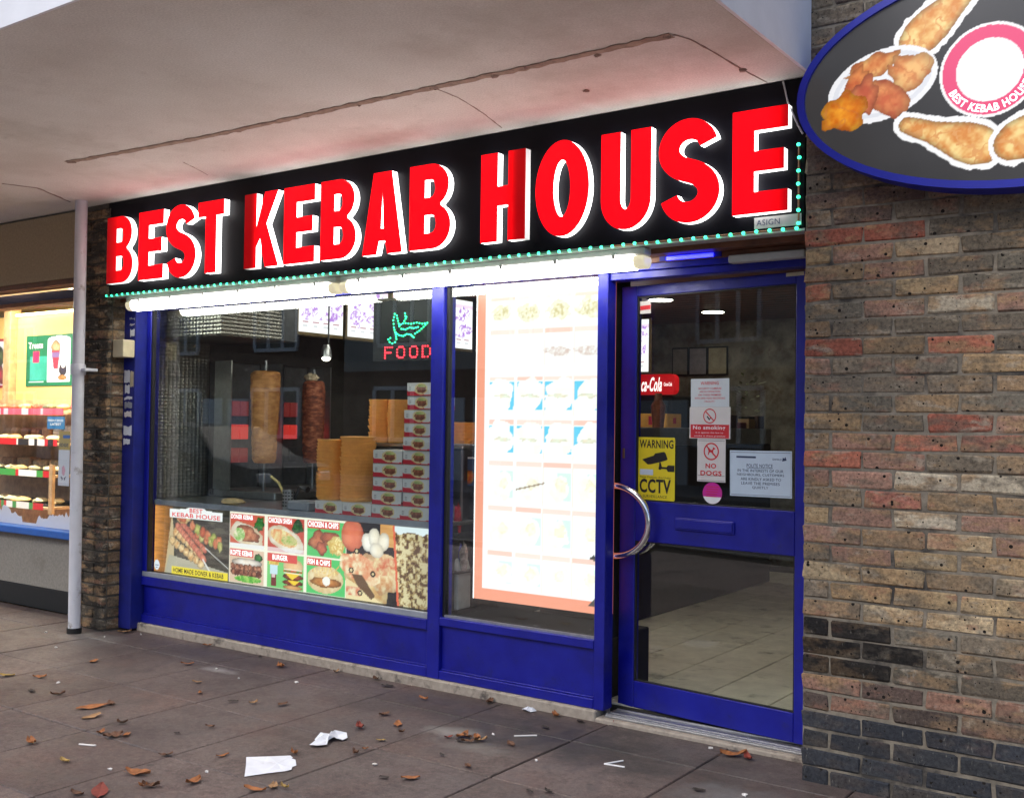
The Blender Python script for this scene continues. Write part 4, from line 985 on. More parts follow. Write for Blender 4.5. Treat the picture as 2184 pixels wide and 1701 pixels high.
m_ = c.poly([(X(-3.885),H_),(X(-3.845),0),(X(-3.60),0),(X(-3.60),H_)]); c.put(c.poly([(X(-3.90),H_),(X(-3.86),0),(X(-3.845),0),(X(-3.885),H_)]), (228,104,74))
kk = fbm(cv.X*62, cv.Y*62, 120); kc = np.where(kk[...,None] < .42, np.array((96,66,44.)), np.where(kk[...,None] < .56, np.array((176,150,100.)), np.array((226,212,168.))))
edge = np.clip((cv.X-X(-3.885))/.25,0,1)[...,None]; c.put(m_, kc*(1.05-.22*edge)); c.put(m_ & (cv.Y > H_-.03-.02*vn(cv.X*30,cv.X*0,3)), (226,238,240))
MT['poster_print'] = printed('poster_print', .5, .74, .2)
sheet_obj('printed_face', cv.mesh('printed_face', MT['poster_print']), ((X0+X1)/2, .048, (Z0+Z1)/2), ps)
MT['em_red'] = emit('print_red', (.75,.05,.05), .6, (.6,.03,.03)); MT['em_white'] = emit('print_white', (1,1,1), .9, (.9,.9,.9)); MT['em_black'] = simple('print_black', (.02,.02,.02), .6)
yt = .0468
T('lettering', 'BEST', -5.63, -5.50, .789, .817, yt, MT['em_red'], ps, bold=.02); T('lettering', 'KEBAB HOUSE', -5.805, -5.33, .756, .784, yt, MT['em_red'], ps, bold=.02)
T('lettering', 'HOME MADE DONER & KEBAB', -5.785, -5.29, .397, .427, yt, MT['em_black'], ps, bold=.02)
for s_, x0, x1, z0, z1 in (('DONER KEBAB',-5.228,-5.03,.778,.806),('CHICKEN SHISH',-4.889,-4.69,.775,.806),('CHICKEN & CHIPS',-4.552,-4.31,.773,.806),('KOFTE KEBAB',-5.228,-5.03,.556,.588),('BURGER',-4.85,-4.72,.556,.588),('FISH & CHIPS',-4.552,-4.37,.557,.588)):
    T('lettering', s_, x0, x1, z0, z1, yt, MT['em_white'], ps, bold=.03)
MB().box(-5.984, -3.612, .0382, .060, .8225, .856).build('top_trim', MT['trim'], ps, bevel=.003)
MB().box(-5.984, -3.612, .0495, .075, .386, .8222).build('box_back', MT['blackm'], ps)

# ---------------------------------------------------------------- tall menu lightbox behind the second window
mn = thing('menu_lightbox', (-2.95, .1, .47), 'tall glaring white lit menu board behind the window beside the door', 'menu board')
mx0, mx1, mz0, mz1 = -3.36, -2.565, .478, 2.08; cv = Cv(mx1-mx0, mz1-mz0, .0062, (244,160,132)); c = cv
c.rect(.050, cv.w, .062, cv.h-.03, (255,255,255))
cols = [.082, .255, .428, .600]; rows = [(1.53,1.42,'f'),(1.36,1.20,'p'),(1.12,.95,'b'),(.90,.73,'b'),(.69,.50,'g'),(.46,.27,'g'),(.23,.065,'g')]
for ri, (zt, zb, kd) in enumerate(rows):
    for ci, xx in enumerate(cols):
        x0, x1 = xx, xx+.158; cxm = (x0+x1)/2; czm = (zt+zb)/2; sd = ri*10+ci; hh = zt-zb
        c.rect(x0-.006, x0-.003, zb, zt+.03, (255,232,222)); c.rect(x0, x1, zt+.005, zt+.028, (255,226,216) if (sd % 3) else (252,206,192))
        if kd == 'b':
            c.rect(x0, x1, zb+.03, zt, (110,208,242)); c.food(cxm+.012*(ci-1), czm+.02, .085, hh*.48, (255,255,255), (255,250,240), 0, .15, sd, 14, 0)
            c.food(cxm, czm+.012, .05, .010, (246,232,206), (236,240,220), 0, .25, sd+3, 70, .1); c.food(cxm-.03, czm-.035, .06, .04, (255,255,255), (255,255,252), 0, .2, sd+5, 20, 0)
        elif kd == 'g':
            if (sd % 3) != 2: c.rect(cxm, x1, zb+.03, zt-.02, (222,253,236))
            c.food(cxm+.01, czm-.005, .066, hh*.36, (255,255,250), (255,250,236), 0, .25, sd, 30, 0); c.food(cxm+.02, czm+.01, .030, .028, (255,244,216), (255,252,240), .4, .3, sd+2, 60, .05)
        elif kd == 'f': c.food(cxm, czm, .07, .045, (240,232,200), (255,252,240), 0, .3, sd, 60, .05); c.tex(c.em(cxm,czm,.05,.028,.3,.3,sd)<1, (206,190,140),(255,250,230), 90, sd)
        else:
            if ci >= 2: c.tex(c.em(cxm,czm-.01,.085,.024,-.1,.2,sd)<1, (216,190,180), (255,255,255), 95, sd)
c.seg((.26,.575),(.425,.612), .009, (170,150,130)); c.put(c.poly([(.695,.262),(.72,.282),(.745,.27),(.735,.25)]), (70,70,70)); c.put(c.poly([(.69,.035),(.73,.075),(.74,.03)]), (80,76,74))
MT['menu_print'] = printed('menu_print', .3, .84, .1)
sheet_obj('printed_face', cv.mesh('printed_face', MT['menu_print']), ((mx0+mx1)/2, .080, (mz0+mz1)/2), mn)
MT['em_orange'] = emit('lit_edge', (1.0,.25,.13), .35, (.4,.2,.15))
MB().box(mx0, mx1, .0815, .14, mz0, mz1).build('case', MT['em_orange'], mn)
MB().box(-2.588, -2.570, .1405, .29, .36, 2.38).build('gap_blocker', MT['blackm'], mn)  # dark sheet added to black out the gap left of the door
MB().box(mx0-.004, mx0-.0002, .076, .142, mz0, mz1).build('edge_trim', MT['em_white'], mn)

# ---------------------------------------------------------------- shop interior shell
def stc(name, mb, mat, **k): return tag(mb.build(name, MT[mat], **k), kind='structure')
stc('shop_floor', MB().box(-6.3, -1.45, .16, 5.6, -.1, .040), 'grout')
flo = bpy.data.objects['shop_floor']; tp = MB().box(-.163, .163, -.163, .163, -.006, .006).build('floor_tile', MT['tile'], flo, bevel=.002)
k = 0
for i in range(9):
    for j in range(15):
        x = -1.949+.332*(1-i)+.166-.332; y = .33+.332*j
        if x > -1.6 and x-.166 > -1.46: continue
        o = tp if k == 0 else inst(tp, flo); k += 1
        o.location = Vector((x+.332, y, .044+random.uniform(-.0007,.0007))) - WL['shop_floor']; o.rotation_euler = (random.uniform(-.001,.001),random.uniform(-.001,.001),0)
MT['stone_wall'] = simple('stone_wall_paper', (.20,.19,.155), .8, var=.6, scale=5, bmp=.3, dirt=((.10,.065,.035), 3.2, .52)); MT['dark_wall'] = simple('dark_wall', (.05,.045,.042), .7, var=.3, scale=4)
stc('back_wall', MB().box(-6.15, -1.45, 5.6, 5.75, .03, 2.6), 'stone_wall'); stc('right_wall', MB().box(-1.44, -1.30, .31, 7, .0, 2.6), 'dark_wall')
stc('left_wall', MB().box(-6.30, -6.154, .07, 7, .0, 2.75), 'dark_wall'); MB().box(-6.1535, -6.151, .09, .60, .85, 2.44).build('embossed_cladding', MT['emboss'], bpy.data.objects['left_wall'])
stc('shop_ceiling', MB().box(-6.3, -1.3, .09, 7, 2.455, 2.6), 'dark_wall')
ceil = bpy.data.objects['shop_ceiling']
MT['ceil_board'] = simple('ceiling_board', (.17,.055,.024), .45, var=.45, scale=9)
for j in range(26):
    y0 = 2.55+j*.155; MB().box(-6.1, -1.46, y0, y0+.147, 2.440, 2.4545).build('ceiling_board', MT['ceil_board'], ceil, bevel=.003)
for j in range(16):
    y0 = .095+j*.155; MB().box(-5.4, -1.46, y0, y0+.147, 2.440, 2.4545).build('ceiling_board', MT['ceil_board'], ceil, bevel=.003)
MT['downlight'] = emit('downlight', (1,.93,.78), 22.0)
for i, (x, y, lab) in enumerate(((-4.10,3.57,'round ceiling downlight nearest the door top'), (-4.12,4.64,'round ceiling downlight further back in the shop'))):
    t = thing('downlight', (x,y,2.43), lab, 'ceiling light', 'shop downlights'); MB().lathe([(.12,.009),(.115,-.004),(.10,-.004)], (x,y,2.431), 24).build('bezel', MT['chrome'], t); MB().lathe([(.098,.002),(.098,-.0015)], (x,y,2.4265), 24).build('lamp', MT['downlight'], t)

# ---------------------------------------------------------------- kitchen side: window counter, grills, hood, boards
wc = thing('window_counter', (-4.83, .3, 0), 'steel serving counter inside the left window', 'counter')
MB().box(-6.14, -3.62, .0765, .70, .8225, .845).build('worktop', MT['steel'], wc, bevel=.004); MB().box(-6.13, -3.64, .085, .68, .04, .8222).build('cabinet', MT['steel_dark'], wc)
hd = thing('extractor_hood', (-5.8, .4, 1.92), 'embossed steel extractor hood over the kebab grills', 'hood')
MB().box(-6.15, -5.45, .12, .64, 1.925, 2.44).build('canopy', MT['emboss'], hd, bevel=.004); MB().box(-6.15, -5.448, .6405, .78, 1.925, 2.44).build('end_panel', MT['steel_dark'], hd, bevel=.003)
MT['glow'] = emit('ceramic_glow', (1.0,.045,.03), .32, (.3,.05,.04)); MT['glow2'] = emit('ceramic_glow_dim', (1.0,.05,.05), .07, (.2,.05,.04))
def doner_mat(name, c1, c2, c3):
    M_, n, l, b = nm(name); P = wpos(n); mp = n.new('ShaderNodeVectorMath'); mp.operation = 'MULTIPLY'; mp.inputs[1].default_value = (1,1,2.6); l.new(P, mp.inputs[0])
    f = noise(n, l, 16, 8, .65, vec=mp.outputs[0]); l.new(ramp(n, l, f, [(.32,c1),(.5,c2),(.66,c3)]), b.inputs['Base Color']); b.inputs['Roughness'].default_value = .42
    bump(n, l, b, noise(n, l, 45, 6, .7, vec=mp.outputs[0]), .7, .01); return M_
MT['doner1'] = doner_mat('doner_pale', (.30,.10,.025), (.52,.225,.06), (.68,.34,.11)); MT['doner2'] = doner_mat('doner_dark', (.05,.012,.008), (.26,.055,.022), (.55,.20,.09))
for i, (yc, lab) in enumerate(((.80,'kebab grill with glowing red burners nearest the left end of the window'), (1.28,'kebab grill with glowing red burners behind the darker doner'))):
    g = thing('kebab_grill', (-6.05, yc, .845), lab, 'grill', 'kebab grills')
    MB().box(-6.148, -6.07, yc-.20, yc+.20, .85, 1.80).build('back_box', MT['steel_dark'], g, bevel=.006)
    for s_ in (-1, 1):
        w_ = MB(); ya = yc+s_*.205; yb = yc+s_*.235
        w_.add([(-6.07,ya,.9),(-5.86,yb,.9),(-5.86,yb,1.80),(-6.07,ya,1.80),(-6.07,ya+s_*.01,.9),(-5.86,yb+s_*.01,.9),(-5.86,yb+s_*.01,1.80),(-6.07,ya+s_*.01,1.80)],[(0,1,2,3),(4,7,6,5),(0,4,5,1),(3,2,6,7),(1,5,6,2),(0,3,7,4)])
        w_.build('side_wing', MT['steel'], g)
    for (z0, z1, m_) in ((1.415,1.523,'glow2'),(1.248,1.354,'glow'),(1.08,1.185,'glow2' if i == 0 else 'steel_dark')):
        for s_ in (-1,1): MB().box(-6.0695, -6.045, yc+s_*.042-.037, yc+s_*.042+.037, z0, z1).build('burner', MT[m_], g, bevel=.004)
    MB().box(-6.14, -5.45, yc-.20, yc+.20, .847, .90).build('drip_tray', MT['steel'], g, bevel=.006)
def dense(p):
    zs = np.linspace(p[0][1], p[-1][1], 44); return [(float(np.interp(z, [q[1] for q in p], [q[0] for q in p])), float(z)) for z in zs]
def doner(y, prof, x, mat, label, seed, top):
    d = thing('doner_kebab', (x, y, prof[0][1]), label, 'kebab', 'doner kebabs')
    MB().lathe(dense(prof), (x,y,0), 36, .11, seed).build('meat', MT[mat], d, smooth=True); MB().tube([(x,y,.9),(x,y,top)], .009, 8).build('spit', MT['steel'], d)
    return d
doner(.68, [(.068,1.093),(.080,1.12),(.084,1.2),(.087,1.3),(.092,1.4),(.097,1.5),(.100,1.6),(.101,1.68),(.097,1.715),(.076,1.727)], -5.65, 'doner1', 'large pale golden doner kebab on its spit behind the window', 3, 1.80)
d2 = doner(1.14, [(.062,1.083),(.070,1.11),(.074,1.2),(.076,1.3),(.079,1.4),(.081,1.5),(.081,1.6),(.076,1.66),(.065,1.675)], -5.65, 'doner2', 'dark red doner kebab with pale fat on top', 9, 1.76)
MB().blob((-5.665,1.13,1.70), .052, .05, .03, 3, .2).build('fat_cap', simple('fat', (.62,.50,.34), .5), d2)
# lit menu boards hung over the counter, facing the customers
def board_print(seed, w, h):
    cv = Cv(w, h, .008, (250,250,252)); rn_ = random.Random(seed)
    cv.rect(0,w,h*.84,h*.90,(226,190,216),.7)
    for i in range(2):
        for j in range(2):
            cv.tex(cv.em(w*(.27+.46*i), h*(.36+.33*j), w*.21, h*.13, .4, .35, seed+i*3+j)<1, (170,120,206), (255,252,255), 60, seed+i*3+j, lo=.38, hi=.56)
            cv.rect(w*(.10+.46*i), w*(.40+.46*i), h*(.515+.33*j-.33*0)-h*.02, h*(.515+.33*j)+h*.012, (160,60,140)) if h > .5 else None
    for i in range(4): cv.rect(w*(.08+.23*i), w*(.22+.23*i), h*.17, h*.185, (150,50,80)); cv.rect(w*(.09+.23*i), w*(.19+.23*i), h*.09, h*.125, (206,206,210))
    return cv
MT['board_print'] = printed('board_print', .4, .95, .2); MT['gold_frame'] = simple('board_frame', (.20,.14,.06), .45, .3, var=.2)
for i, (y0, y1, lab) in enumerate(((.79,1.22,'lit menu board above the doners, nearest the window'),(1.27,1.70,'lit menu board second from the window, half behind the LED sign'),(1.76,2.19,'lit menu board third from the window above the counter'),(2.30,2.76,'lit menu board furthest back, seen right of the mullion'))):
    bd = thing('menu_board', (-5.45, (y0+y1)/2, 2.0), lab, 'menu board', 'lit menu boards over the counter')
    MB().box(-5.50, -5.452, y0-.012, y1+.012, 1.98, 2.42).build('frame', MT['gold_frame'], bd, bevel=.004)
    o = sheet_obj('screen', board_print(i*7, y1-y0, .40).mesh('screen', MT['board_print']), (-5.449, (y0+y1)/2, 2.205), bd); o.rotation_euler = (0,0,R(90))
bd = thing('menu_board', (-4.8, 4.3, 1.88), 'narrow lit menu board seen through the top left of the door', 'menu board')
MB().box(-5.07, -4.585, 4.306, 4.34, 1.865, 2.37).build('frame', MT['gold_frame'], bd, bevel=.004); cvb = board_print(50, .46, .48)
o = sheet_obj('screen', cvb.mesh('screen', MT['board_print']), (-4.83, 4.305, 2.118), bd)
sp = thing('spot_lamp', (-5.36, .98, 1.82), 'small metal spotlight hanging over the dark doner', 'lamp')
MB().tube([(-5.35,.98,2.44),(-5.35,.98,1.93)], .006, 8).build('stem', MT['steel_dark'], sp); MB().lathe([(.022,.09),(.034,.05),(.040,0)], (-5.36,.97,1.83), 16).build('shade', MT['steel'], sp, smooth=True); MB().blob((-5.36,.97,1.825), .03,.03,.02,0,0).build('bulb', emit('warm_bulb', (1,.9,.7), 8), sp)

# cartons and foam box stacks on the window counter
cvc = Cv(.2, .076, .004, (214,216,214)); X_, Y_ = cvc.X, cvc.Y
cvc.put(Y_ < .016+.010*np.sin(X_*26+.6), (196,20,44)); cvc.put((X_ < .055) & (Y_ < .030-.25*X_), (196,20,44))
cvc.ell(.112,.040,.052,.033,(226,206,150)); cvc.food(.116,.041,.040,.024,(196,120,80),(120,60,34),0,.15,2,70,.2); cvc.tex(cvc.em(.118,.058,.034,.010)<1,(206,206,130),(150,170,90),90,4)
for i in range(3): cvc.rect(.014,.030,.052-.008*i,.0545-.008*i,(140,140,140))
MT['carton_print'] = printed('carton_print', .55); carton_face = cvc.mesh('printed_face', MT['carton_print'])
crt = []
for r_, (z0, xs) in enumerate([(.8455, [-4.566,-4.345,-4.122,-3.905,-3.697])]):
    for a, b in zip(xs[:-1], xs[1:]): crt.append((a, b, z0, .076))
for k in range(4):
    for a, b in ((-4.116,-3.895),(-3.893,-3.697)): crt.append((a, b, .9225+.077*k, .076))
for k in range(3): crt.append((-3.890,-3.694, 1.2315+.0745*k, .0735))
for k in range(2): crt.append((-3.868,-3.690, 1.456+.0745*k, .0735))
names_row = ['bottom row','second row','third row','fourth row','fifth row','sixth row','seventh row','eighth row','ninth row','top row']
rc = random.Random(3)
levels = sorted(set(round(c_[2],3) for c_ in crt))
for i, (a, b, z0, hh) in enumerate(crt):
    lv = levels.index(round(z0,3)); same = [q for q in crt if round(q[2],3) == round(z0,3)]; pos = same.index((a,b,z0,hh))
    wh = ['leftmost','second from the left','third from the left','rightmost'][pos] if len(same) == 4 else (['left','right'][pos] if len(same) == 2 else '')
    ords = ['bottom','second','third','fourth','fifth','sixth','seventh','eighth','ninth','top']
    wh = {'second from the left':'second','third from the left':'third'}.get(wh, wh)
    lab = 'red and white food carton, ' + ((wh + ' in the ') if wh else '') + (ords[lv] if lv < len(levels)-1 else 'top') + ' row of the window pile'
    dy = rc.uniform(-.006,.006); t = thing('food_carton', ((a+b)/2, .21, z0), lab, 'carton', 'cartons piled in the window', rz=rc.uniform(-.022,.022))
    MB().box(a+.001, b-.001, .115+dy, .315+dy, z0, z0+hh-.001).build('box', MT['card'], t, bevel=.001)
    MB().box(b-.0009, b-.0004, .116+dy, .314+dy, z0+.003, z0+.022).build('side_band', MT['card_red'], t)
    o = sheet_obj('printed_face', carton_face, ((a+b)/2, .1142+dy, z0+hh/2), t); o.scale = ((b-a-.003)/.2, 1, (hh-.002)/.076)
def foam_stack(x0, x1, y, z0, z1, label, cols=2, seed=0):
    rn_ = random.Random(seed); t = thing('foam_box_stack', ((x0+x1)/2, y, z0), label, 'food boxes', 'stacks of yellow foam food boxes')
    w = (x1-x0)/cols
    for cidx in range(cols):
        n = int((z1-z0)/.0195) + (1 if cidx == 1 and cols == 2 and seed == 1 else 0); pr_ = None
        for i in range(n):
            cx = x0+w*(cidx+.5); z = z0+i*.0195
            if pr_ is None:
                P2 = [(x, y_) for x, y_ in rrect(w*.99, .20, .085, 8)]; P3 = [(x*.90, y_*.90) for x, y_ in P2]
                mb = MB(); m2 = len(P2); v = [(x,y_,0) for x,y_ in P3]+[(x,y_,.018) for x,y_ in P2]+[(x,y_,.0245) for x,y_ in [(a*1.012,b*1.012) for a,b in P2]]
                f = [tuple(range(m2-1,-1,-1)), tuple(range(2*m2,3*m2))]+[(i_,(i_+1)%m2,(i_+1)%m2+m2,i_+m2) for i_ in range(m2)]+[(i_+m2,(i_+1)%m2+m2,(i_+1)%m2+2*m2,i_+2*m2) for i_ in range(m2)]
                mb.add(v, f); pr_ = mb.build('foam_box', MT['foam'], t); o = pr_
            else: o = inst(pr_, t)
            o.location = Vector((cx+rn_.uniform(-.003,.003), y+rn_.uniform(-.004,.004), z+.012)) - WL[t.name]; o.rotation_euler = (rn_.uniform(-.008,.008), rn_.uniform(-.008,.008), rn_.uniform(-.012,.012))
foam_stack(-4.635, -4.245, .235, .9225, 1.29, 'tall stack of yellow foam food boxes standing left of the carton pile', 2, 1)
foam_stack(-4.43, -4.125, .46, 1.262, 1.52, 'yellow foam food box stack behind, higher than the other stack', 2, 2)
foam_stack(-3.83, -3.665, .45, 1.268, 1.395, 'small yellow foam box stack seen right of the mullion', 1, 3)
wm = thing('food_warmer', (-4.1, .5, .845), 'dark steel food warmer behind the cartons', 'food warmer'); MB().box(-4.46, -3.66, .352, .68, .8455, 1.24).build('cabinet', MT['steel_dark'], wm, bevel=.008); MB().box(-4.47, -3.655, .346, .69, 1.2405, 1.26).build('lid', MT['steel'], wm, bevel=.004)
ch = thing('cutlery_holder', (-4.88, .2, .845), 'perforated steel cutlery holder on the window counter', 'holder')
MB().lathe([(.040,.001),(.042,.12),(.038,.12),(.036,.012)], (-4.88,.2,.845), 22).build('can', MT['steel'], ch, smooth=True)
hole = None
for i in range(14):
    for j in range(5):
        q = 2*math.pi*i/14+.11; 
        if hole is None: hole = MB().lathe([(.005,0),(.005,.0015)], (0,0,0), 8).build('hole', MT['blackm'], ch, True); o = hole
        else: o = inst(hole, ch)
        rr = .0413; o.location = Vector((-4.88+rr*math.cos(q), .2+rr*math.sin(q), .868+.02*j)) - WL[ch.name]; o.rotation_euler = (0, R(90), q)
MB().tube([(-4.88,.2,.86),(-4.96,.19,1.0),(-5.03,.185,1.04)], .009, 8).build('knife_handle', simple('yellow_handle', (.6,.5,.2), .5), ch); MB().tube([(-4.87,.21,.86),(-4.80,.21,.985),(-4.73,.21,.97)], [.006,.012,.02], 8).build('tongs', MT['steel_dark'], ch)
MB().box(-4.825, -4.645, .13, .27, .8455, .905).build('steel_tub', MT['trim'], bevel=.01, label='pale steel tub between the cutlery holder and the cartons'); bpy.data.objects['steel_tub']['category'] = 'tub'
o = MB().blob((-5.42,.22,.862), .10, .055, .022, 5, .12, 14, 8).build('bread_roll', simple('bread', (.62,.46,.24), .7, var=.15), smooth=True); tag(o, 'flat pale bread lying on the counter behind the poster', 'bread')

# LED food sign hung in the window
ls = thing('led_food_sign', (-3.86, .09, 1.72), 'black LED sign with green kebab figure over red FOOD in the window', 'led sign')
MB().box(-4.10, -3.62, .085, .10, 1.725, 2.075).build('panel', MT['blackm'], ls)
lg = emit('sign_green_led', (.03,1.0,.35), 3.2, (.05,.4,.2)); lr = emit('sign_red_led', (1.0,.03,.05), 3.2, (.4,.05,.05))
dg_ = MB().lathe([(.0046,0),(.0046,.004)], (0,0,0), 8).build('led', lg, ls, True); dr_ = MB().lathe([(.0046,0),(.0046,.004)], (0,0,0), 8).build('led', lr, ls, True)
usedl = {'g':False,'r':False}
def dot(x, z, kd):
    p = dg_ if kd == 'g' else dr_
    o = p if not usedl[kd] else inst(p, ls); usedl[kd] = True
    o.location = Vector((x, .0835, z)) - WL[ls.name]; o.rotation_euler = (R(90),0,0)
def dots(pts, kd, step=.0165):
    for a, b in zip(pts[:-1], pts[1:]):
        L = math.hypot(b[0]-a[0], b[1]-a[1]); n_ = max(1, round(L/step))
        for i in range(n_): dot(a[0]+(b[0]-a[0])*i/n_, a[1]+(b[1]-a[1])*i/n_, kd)
    dot(*pts[-1], kd)
for x0, chh in ((-4.008,'F'),(-3.918,'O'),(-3.825,'O'),(-3.735,'D')):
    z0, z1, w = 1.742, 1.800, .052
    if chh == 'F': dots([(x0,z0),(x0,z1),(x0+w,z1)],'r'); dots([(x0+.014,(z0+z1)/2),(x0+w*.8,(z0+z1)/2)],'r')
    if chh == 'O': dots([(x0,z0+.013),(x0,z1-.013),(x0+.014,z1),(x0+w-.012,z1),(x0+w,z1-.013),(x0+w,z0+.013),(x0+w-.012,z0),(x0+.014,z0),(x0+.003,z0+.008)],'r')
    if chh == 'D': dots([(x0,z0),(x0,z1),(x0+w*.7,z1),(x0+w,z1-.015),(x0+w,z0+.015),(x0+w*.7,z0),(x0+.013,z0)],'r')
dots([(-3.985,1.845),(-3.975,1.83),(-3.955,1.822),(-3.935,1.828),(-3.925,1.845),(-3.93,1.87),(-3.945,1.91),(-3.95,1.95),(-3.94,1.985),(-3.925,1.975),(-3.915,1.945),(-3.905,1.915)],'g')
dots([(-3.93,1.88),(-3.905,1.865),(-3.875,1.86),(-3.85,1.87),(-3.82,1.865),(-3.80,1.85)],'g'); dots([(-3.905,1.92),(-3.88,1.93),(-3.86,1.955),(-3.865,1.985),(-3.855,1.965)],'g')
dots([(-3.86,1.93),(-3.82,1.925),(-3.78,1.93),(-3.74,1.922),(-3.705,1.925),(-3.73,1.905),(-3.76,1.885),(-3.79,1.87)],'g'); dots([(-3.89,1.90),(-3.86,1.895),(-3.83,1.905),(-3.80,1.90),(-3.77,1.905)],'g'); dots([(-3.985,1.845),(-3.97,1.852)],'g')

# strip of things seen between the mullion and the lit menu
pl = MB().box(-3.59, -2.62, .16, .62, .04, .34).build('black_plinth', MT['blackm'], bevel=.006); tag(pl, 'low black plinth below the lit menu board', 'plinth')
un = thing('snack_stand', (-3.68, .4, .05), 'dark snack stand behind the window beside the mullion', 'stand')
MB().box(-3.80, -3.60, .42, .62, .05, 1.03).build('back_panel', MT['steel_dark'], un)
for z in (.345, .56, .765): MB().box(-3.80, -3.601, .25, .4195, z, z+.015).build('shelf', MT['steel_dark'], un)
rc = random.Random(8)
snack_cols = [(.10,.08,.35),(.30,.30,.42),(.45,.03,.05),(.12,.10,.40),(.5,.45,.4),(.35,.05,.08)]
for i in range(9):
    z = (.575,.78)[i//5]; x = -3.775+.043*(i%5); c_ = snack_cols[i%6]
    mb = MB(); mb.blob((x,.30+.02*(i%2),z+.075), .028,.018,.078, i, .25, 8, 5); o = mb.build('snack_bag', simple('wrapper', c_, .25, .3, var=.5, scale=40)); tag(o, 'shiny wrapped snack on the stand beside the mullion', 'snack', 'wrapped snacks on the stand')
cvp = Cv(.19,.16,.006,(60,80,110)); cvp.food(.06,.10,.05,.04,(226,206,170),(150,120,80),0,.2,2,50); cvp.food(.13,.05,.05,.04,(240,190,60),(206,90,40),0,.2,4,50); cvp.rect(0,.19,.15,.16,(230,230,230))
me_ = cvp.mesh('photo_card', MT['carton_print']); o = sheet_obj('photo_card', me_, (-3.69,.40,1.115)); tag(o, 'small food photo card standing on top of the snack stand', 'card')
bt = thing('white_canister', (-3.68,.33,.36), 'tall white plastic canister on the low shelf beside the mullion', 'canister')
MB().prism([(-3.745,.36),(-3.615,.36),(-3.615,.57),(-3.64,.64),(-3.67,.668),(-3.745,.668)], .27, .39).build('body', simple('milky_plastic', (.52,.60,.60), .4), bt, bevel=.012, seg=2); MB().lathe([(.02,0),(.02,.03)], (-3.70,.33,.668), 12).build('cap', MT['card_red'], bt)

# ---------------------------------------------------------------- customer side seen through the door
ct = thing('serving_counter', (-3.85, 3.2, .05), 'dark serving counter deep in the shop seen through the door', 'counter')
MB().box(-4.2, -3.5, 1.95, 4.5, .05, 1.24).build('cabinet', simple('counter_front', (.022,.021,.022), .4, var=.3), ct, bevel=.01); MB().box(-4.2, -3.497, 1.945, 4.505, 1.2405, 1.37).build('steel_edge', MT['steel'], ct, bevel=.006)
for (x, y, z, w, hh, lab) in ((-3.78,2.95,1.371,.25,.105,'larger yellow box on the serving counter behind the notices'), (-3.93,2.55,1.371,.22,.075,'smaller yellow box on the serving counter beside the fridge')):
    t = thing('yellow_box', (x,y,z), lab, 'box'); MB().box(x-w/2, x+w/2, y-.12, y+.12, z, z+hh).build('box', simple('yellow_card', (.75,.38,.05), .5), t, bevel=.004); MB().box(x+w/2+.0002, x+w/2+.001, y-.02, y+.03, z+.03, z+hh-.03).build('red_mark', MT['card_red'], t); MB().box(x-.03, x+.02, y-.1212, y-.1202, z+.02, z+hh-.02).build('red_mark', MT['card_red'], t)
o = MB().lathe([(.04,0),(.05,.10),(.055,.16),(.03,.20),(.025,.25)], (-3.62,2.62,1.371), 14).build('sauce_jar', simple('brown_jar', (.12,.035,.015), .3, var=.5, scale=30)); tag(o, 'brown sauce jar on the counter in front of the yellow boxes', 'jar')
for i in range(6):
    y = 3.3+.19*i; o = MB().box(-3.62, -3.52, y, y+.14, 1.371, 1.371+.05+.03*(i%3)).build('small_carton', simple('carton_c', [(.16,.03,.03),(.35,.22,.10),(.10,.06,.05)][i%3], .5), bevel=.004); tag(o, 'small carton standing in a row along the counter edge', 'carton', 'small cartons along the counter')
fg = thing('drinks_fridge', (-4.82, 4.9, .05), 'tall drinks fridge with red lit Coca-Cola header'.replace('Coca-Cola ','lettered '), 'fridge')
MB().box(-5.2, -4.515, 4.62, 5.25, .05, 1.67).build('cabinet', MT['blackm'], fg, bevel=.01); MB().box(-5.16, -4.56, 4.605, 4.615, .25, 1.62).build('glass_door', simple('fridge_glass', (.06,.08,.10), .1), fg)
fh = MB().prism([(x-4.83, z+1.772) for x, z in rrect(.73, .19, .05, 5)], 4.575, 4.66); fh.build('header', emit('red_header', (1.0,.012,.02), .25, (.5,.01,.015)), fg)
T('lettering', 'Coca-Cola', -4.90, -4.60, 1.705, 1.84, 4.573, MT['em_white'], fg, bold=.02, shear=.35); T('lettering', 'Coca-Cola', -4.578, -4.495, 1.755, 1.79, 4.573, MT['em_white'], fg, bold=.02, shear=.2)
for i, (x0, x1, c_) in enumerate(((-4.99,-4.83,(.24,.23,.20)),(-4.80,-4.62,(.30,.30,.33)),(-4.59,-4.40,(.40,.38,.26)))):
    t = thing('certificate', ((x0+x1)/2, 5.59, 1.91), ['leftmost','middle','rightmost'][i]+' of three framed certificates on the back wall', 'certificate', 'framed certificates'); MB().box(x0-.012, x1+.012, 5.575, 5.598, 1.898, 2.19).build('frame', MT['blackm'], t, bevel=.003); MB().box(x0, x1, 5.5725, 5.5745, 1.915, 2.175).build('paper', simple('cert', c_, .5, var=.2, scale=20), t)
o = thing('potted_plant', (-3.62,4.25,1.371), 'small potted plant at the far end of the counter', 'plant'); MB().lathe([(.05,0),(.07,.10)], (-3.62,4.25,1.371), 14).build('pot', MT['blackm'], o)
lf = MB(); rp_ = random.Random(2)
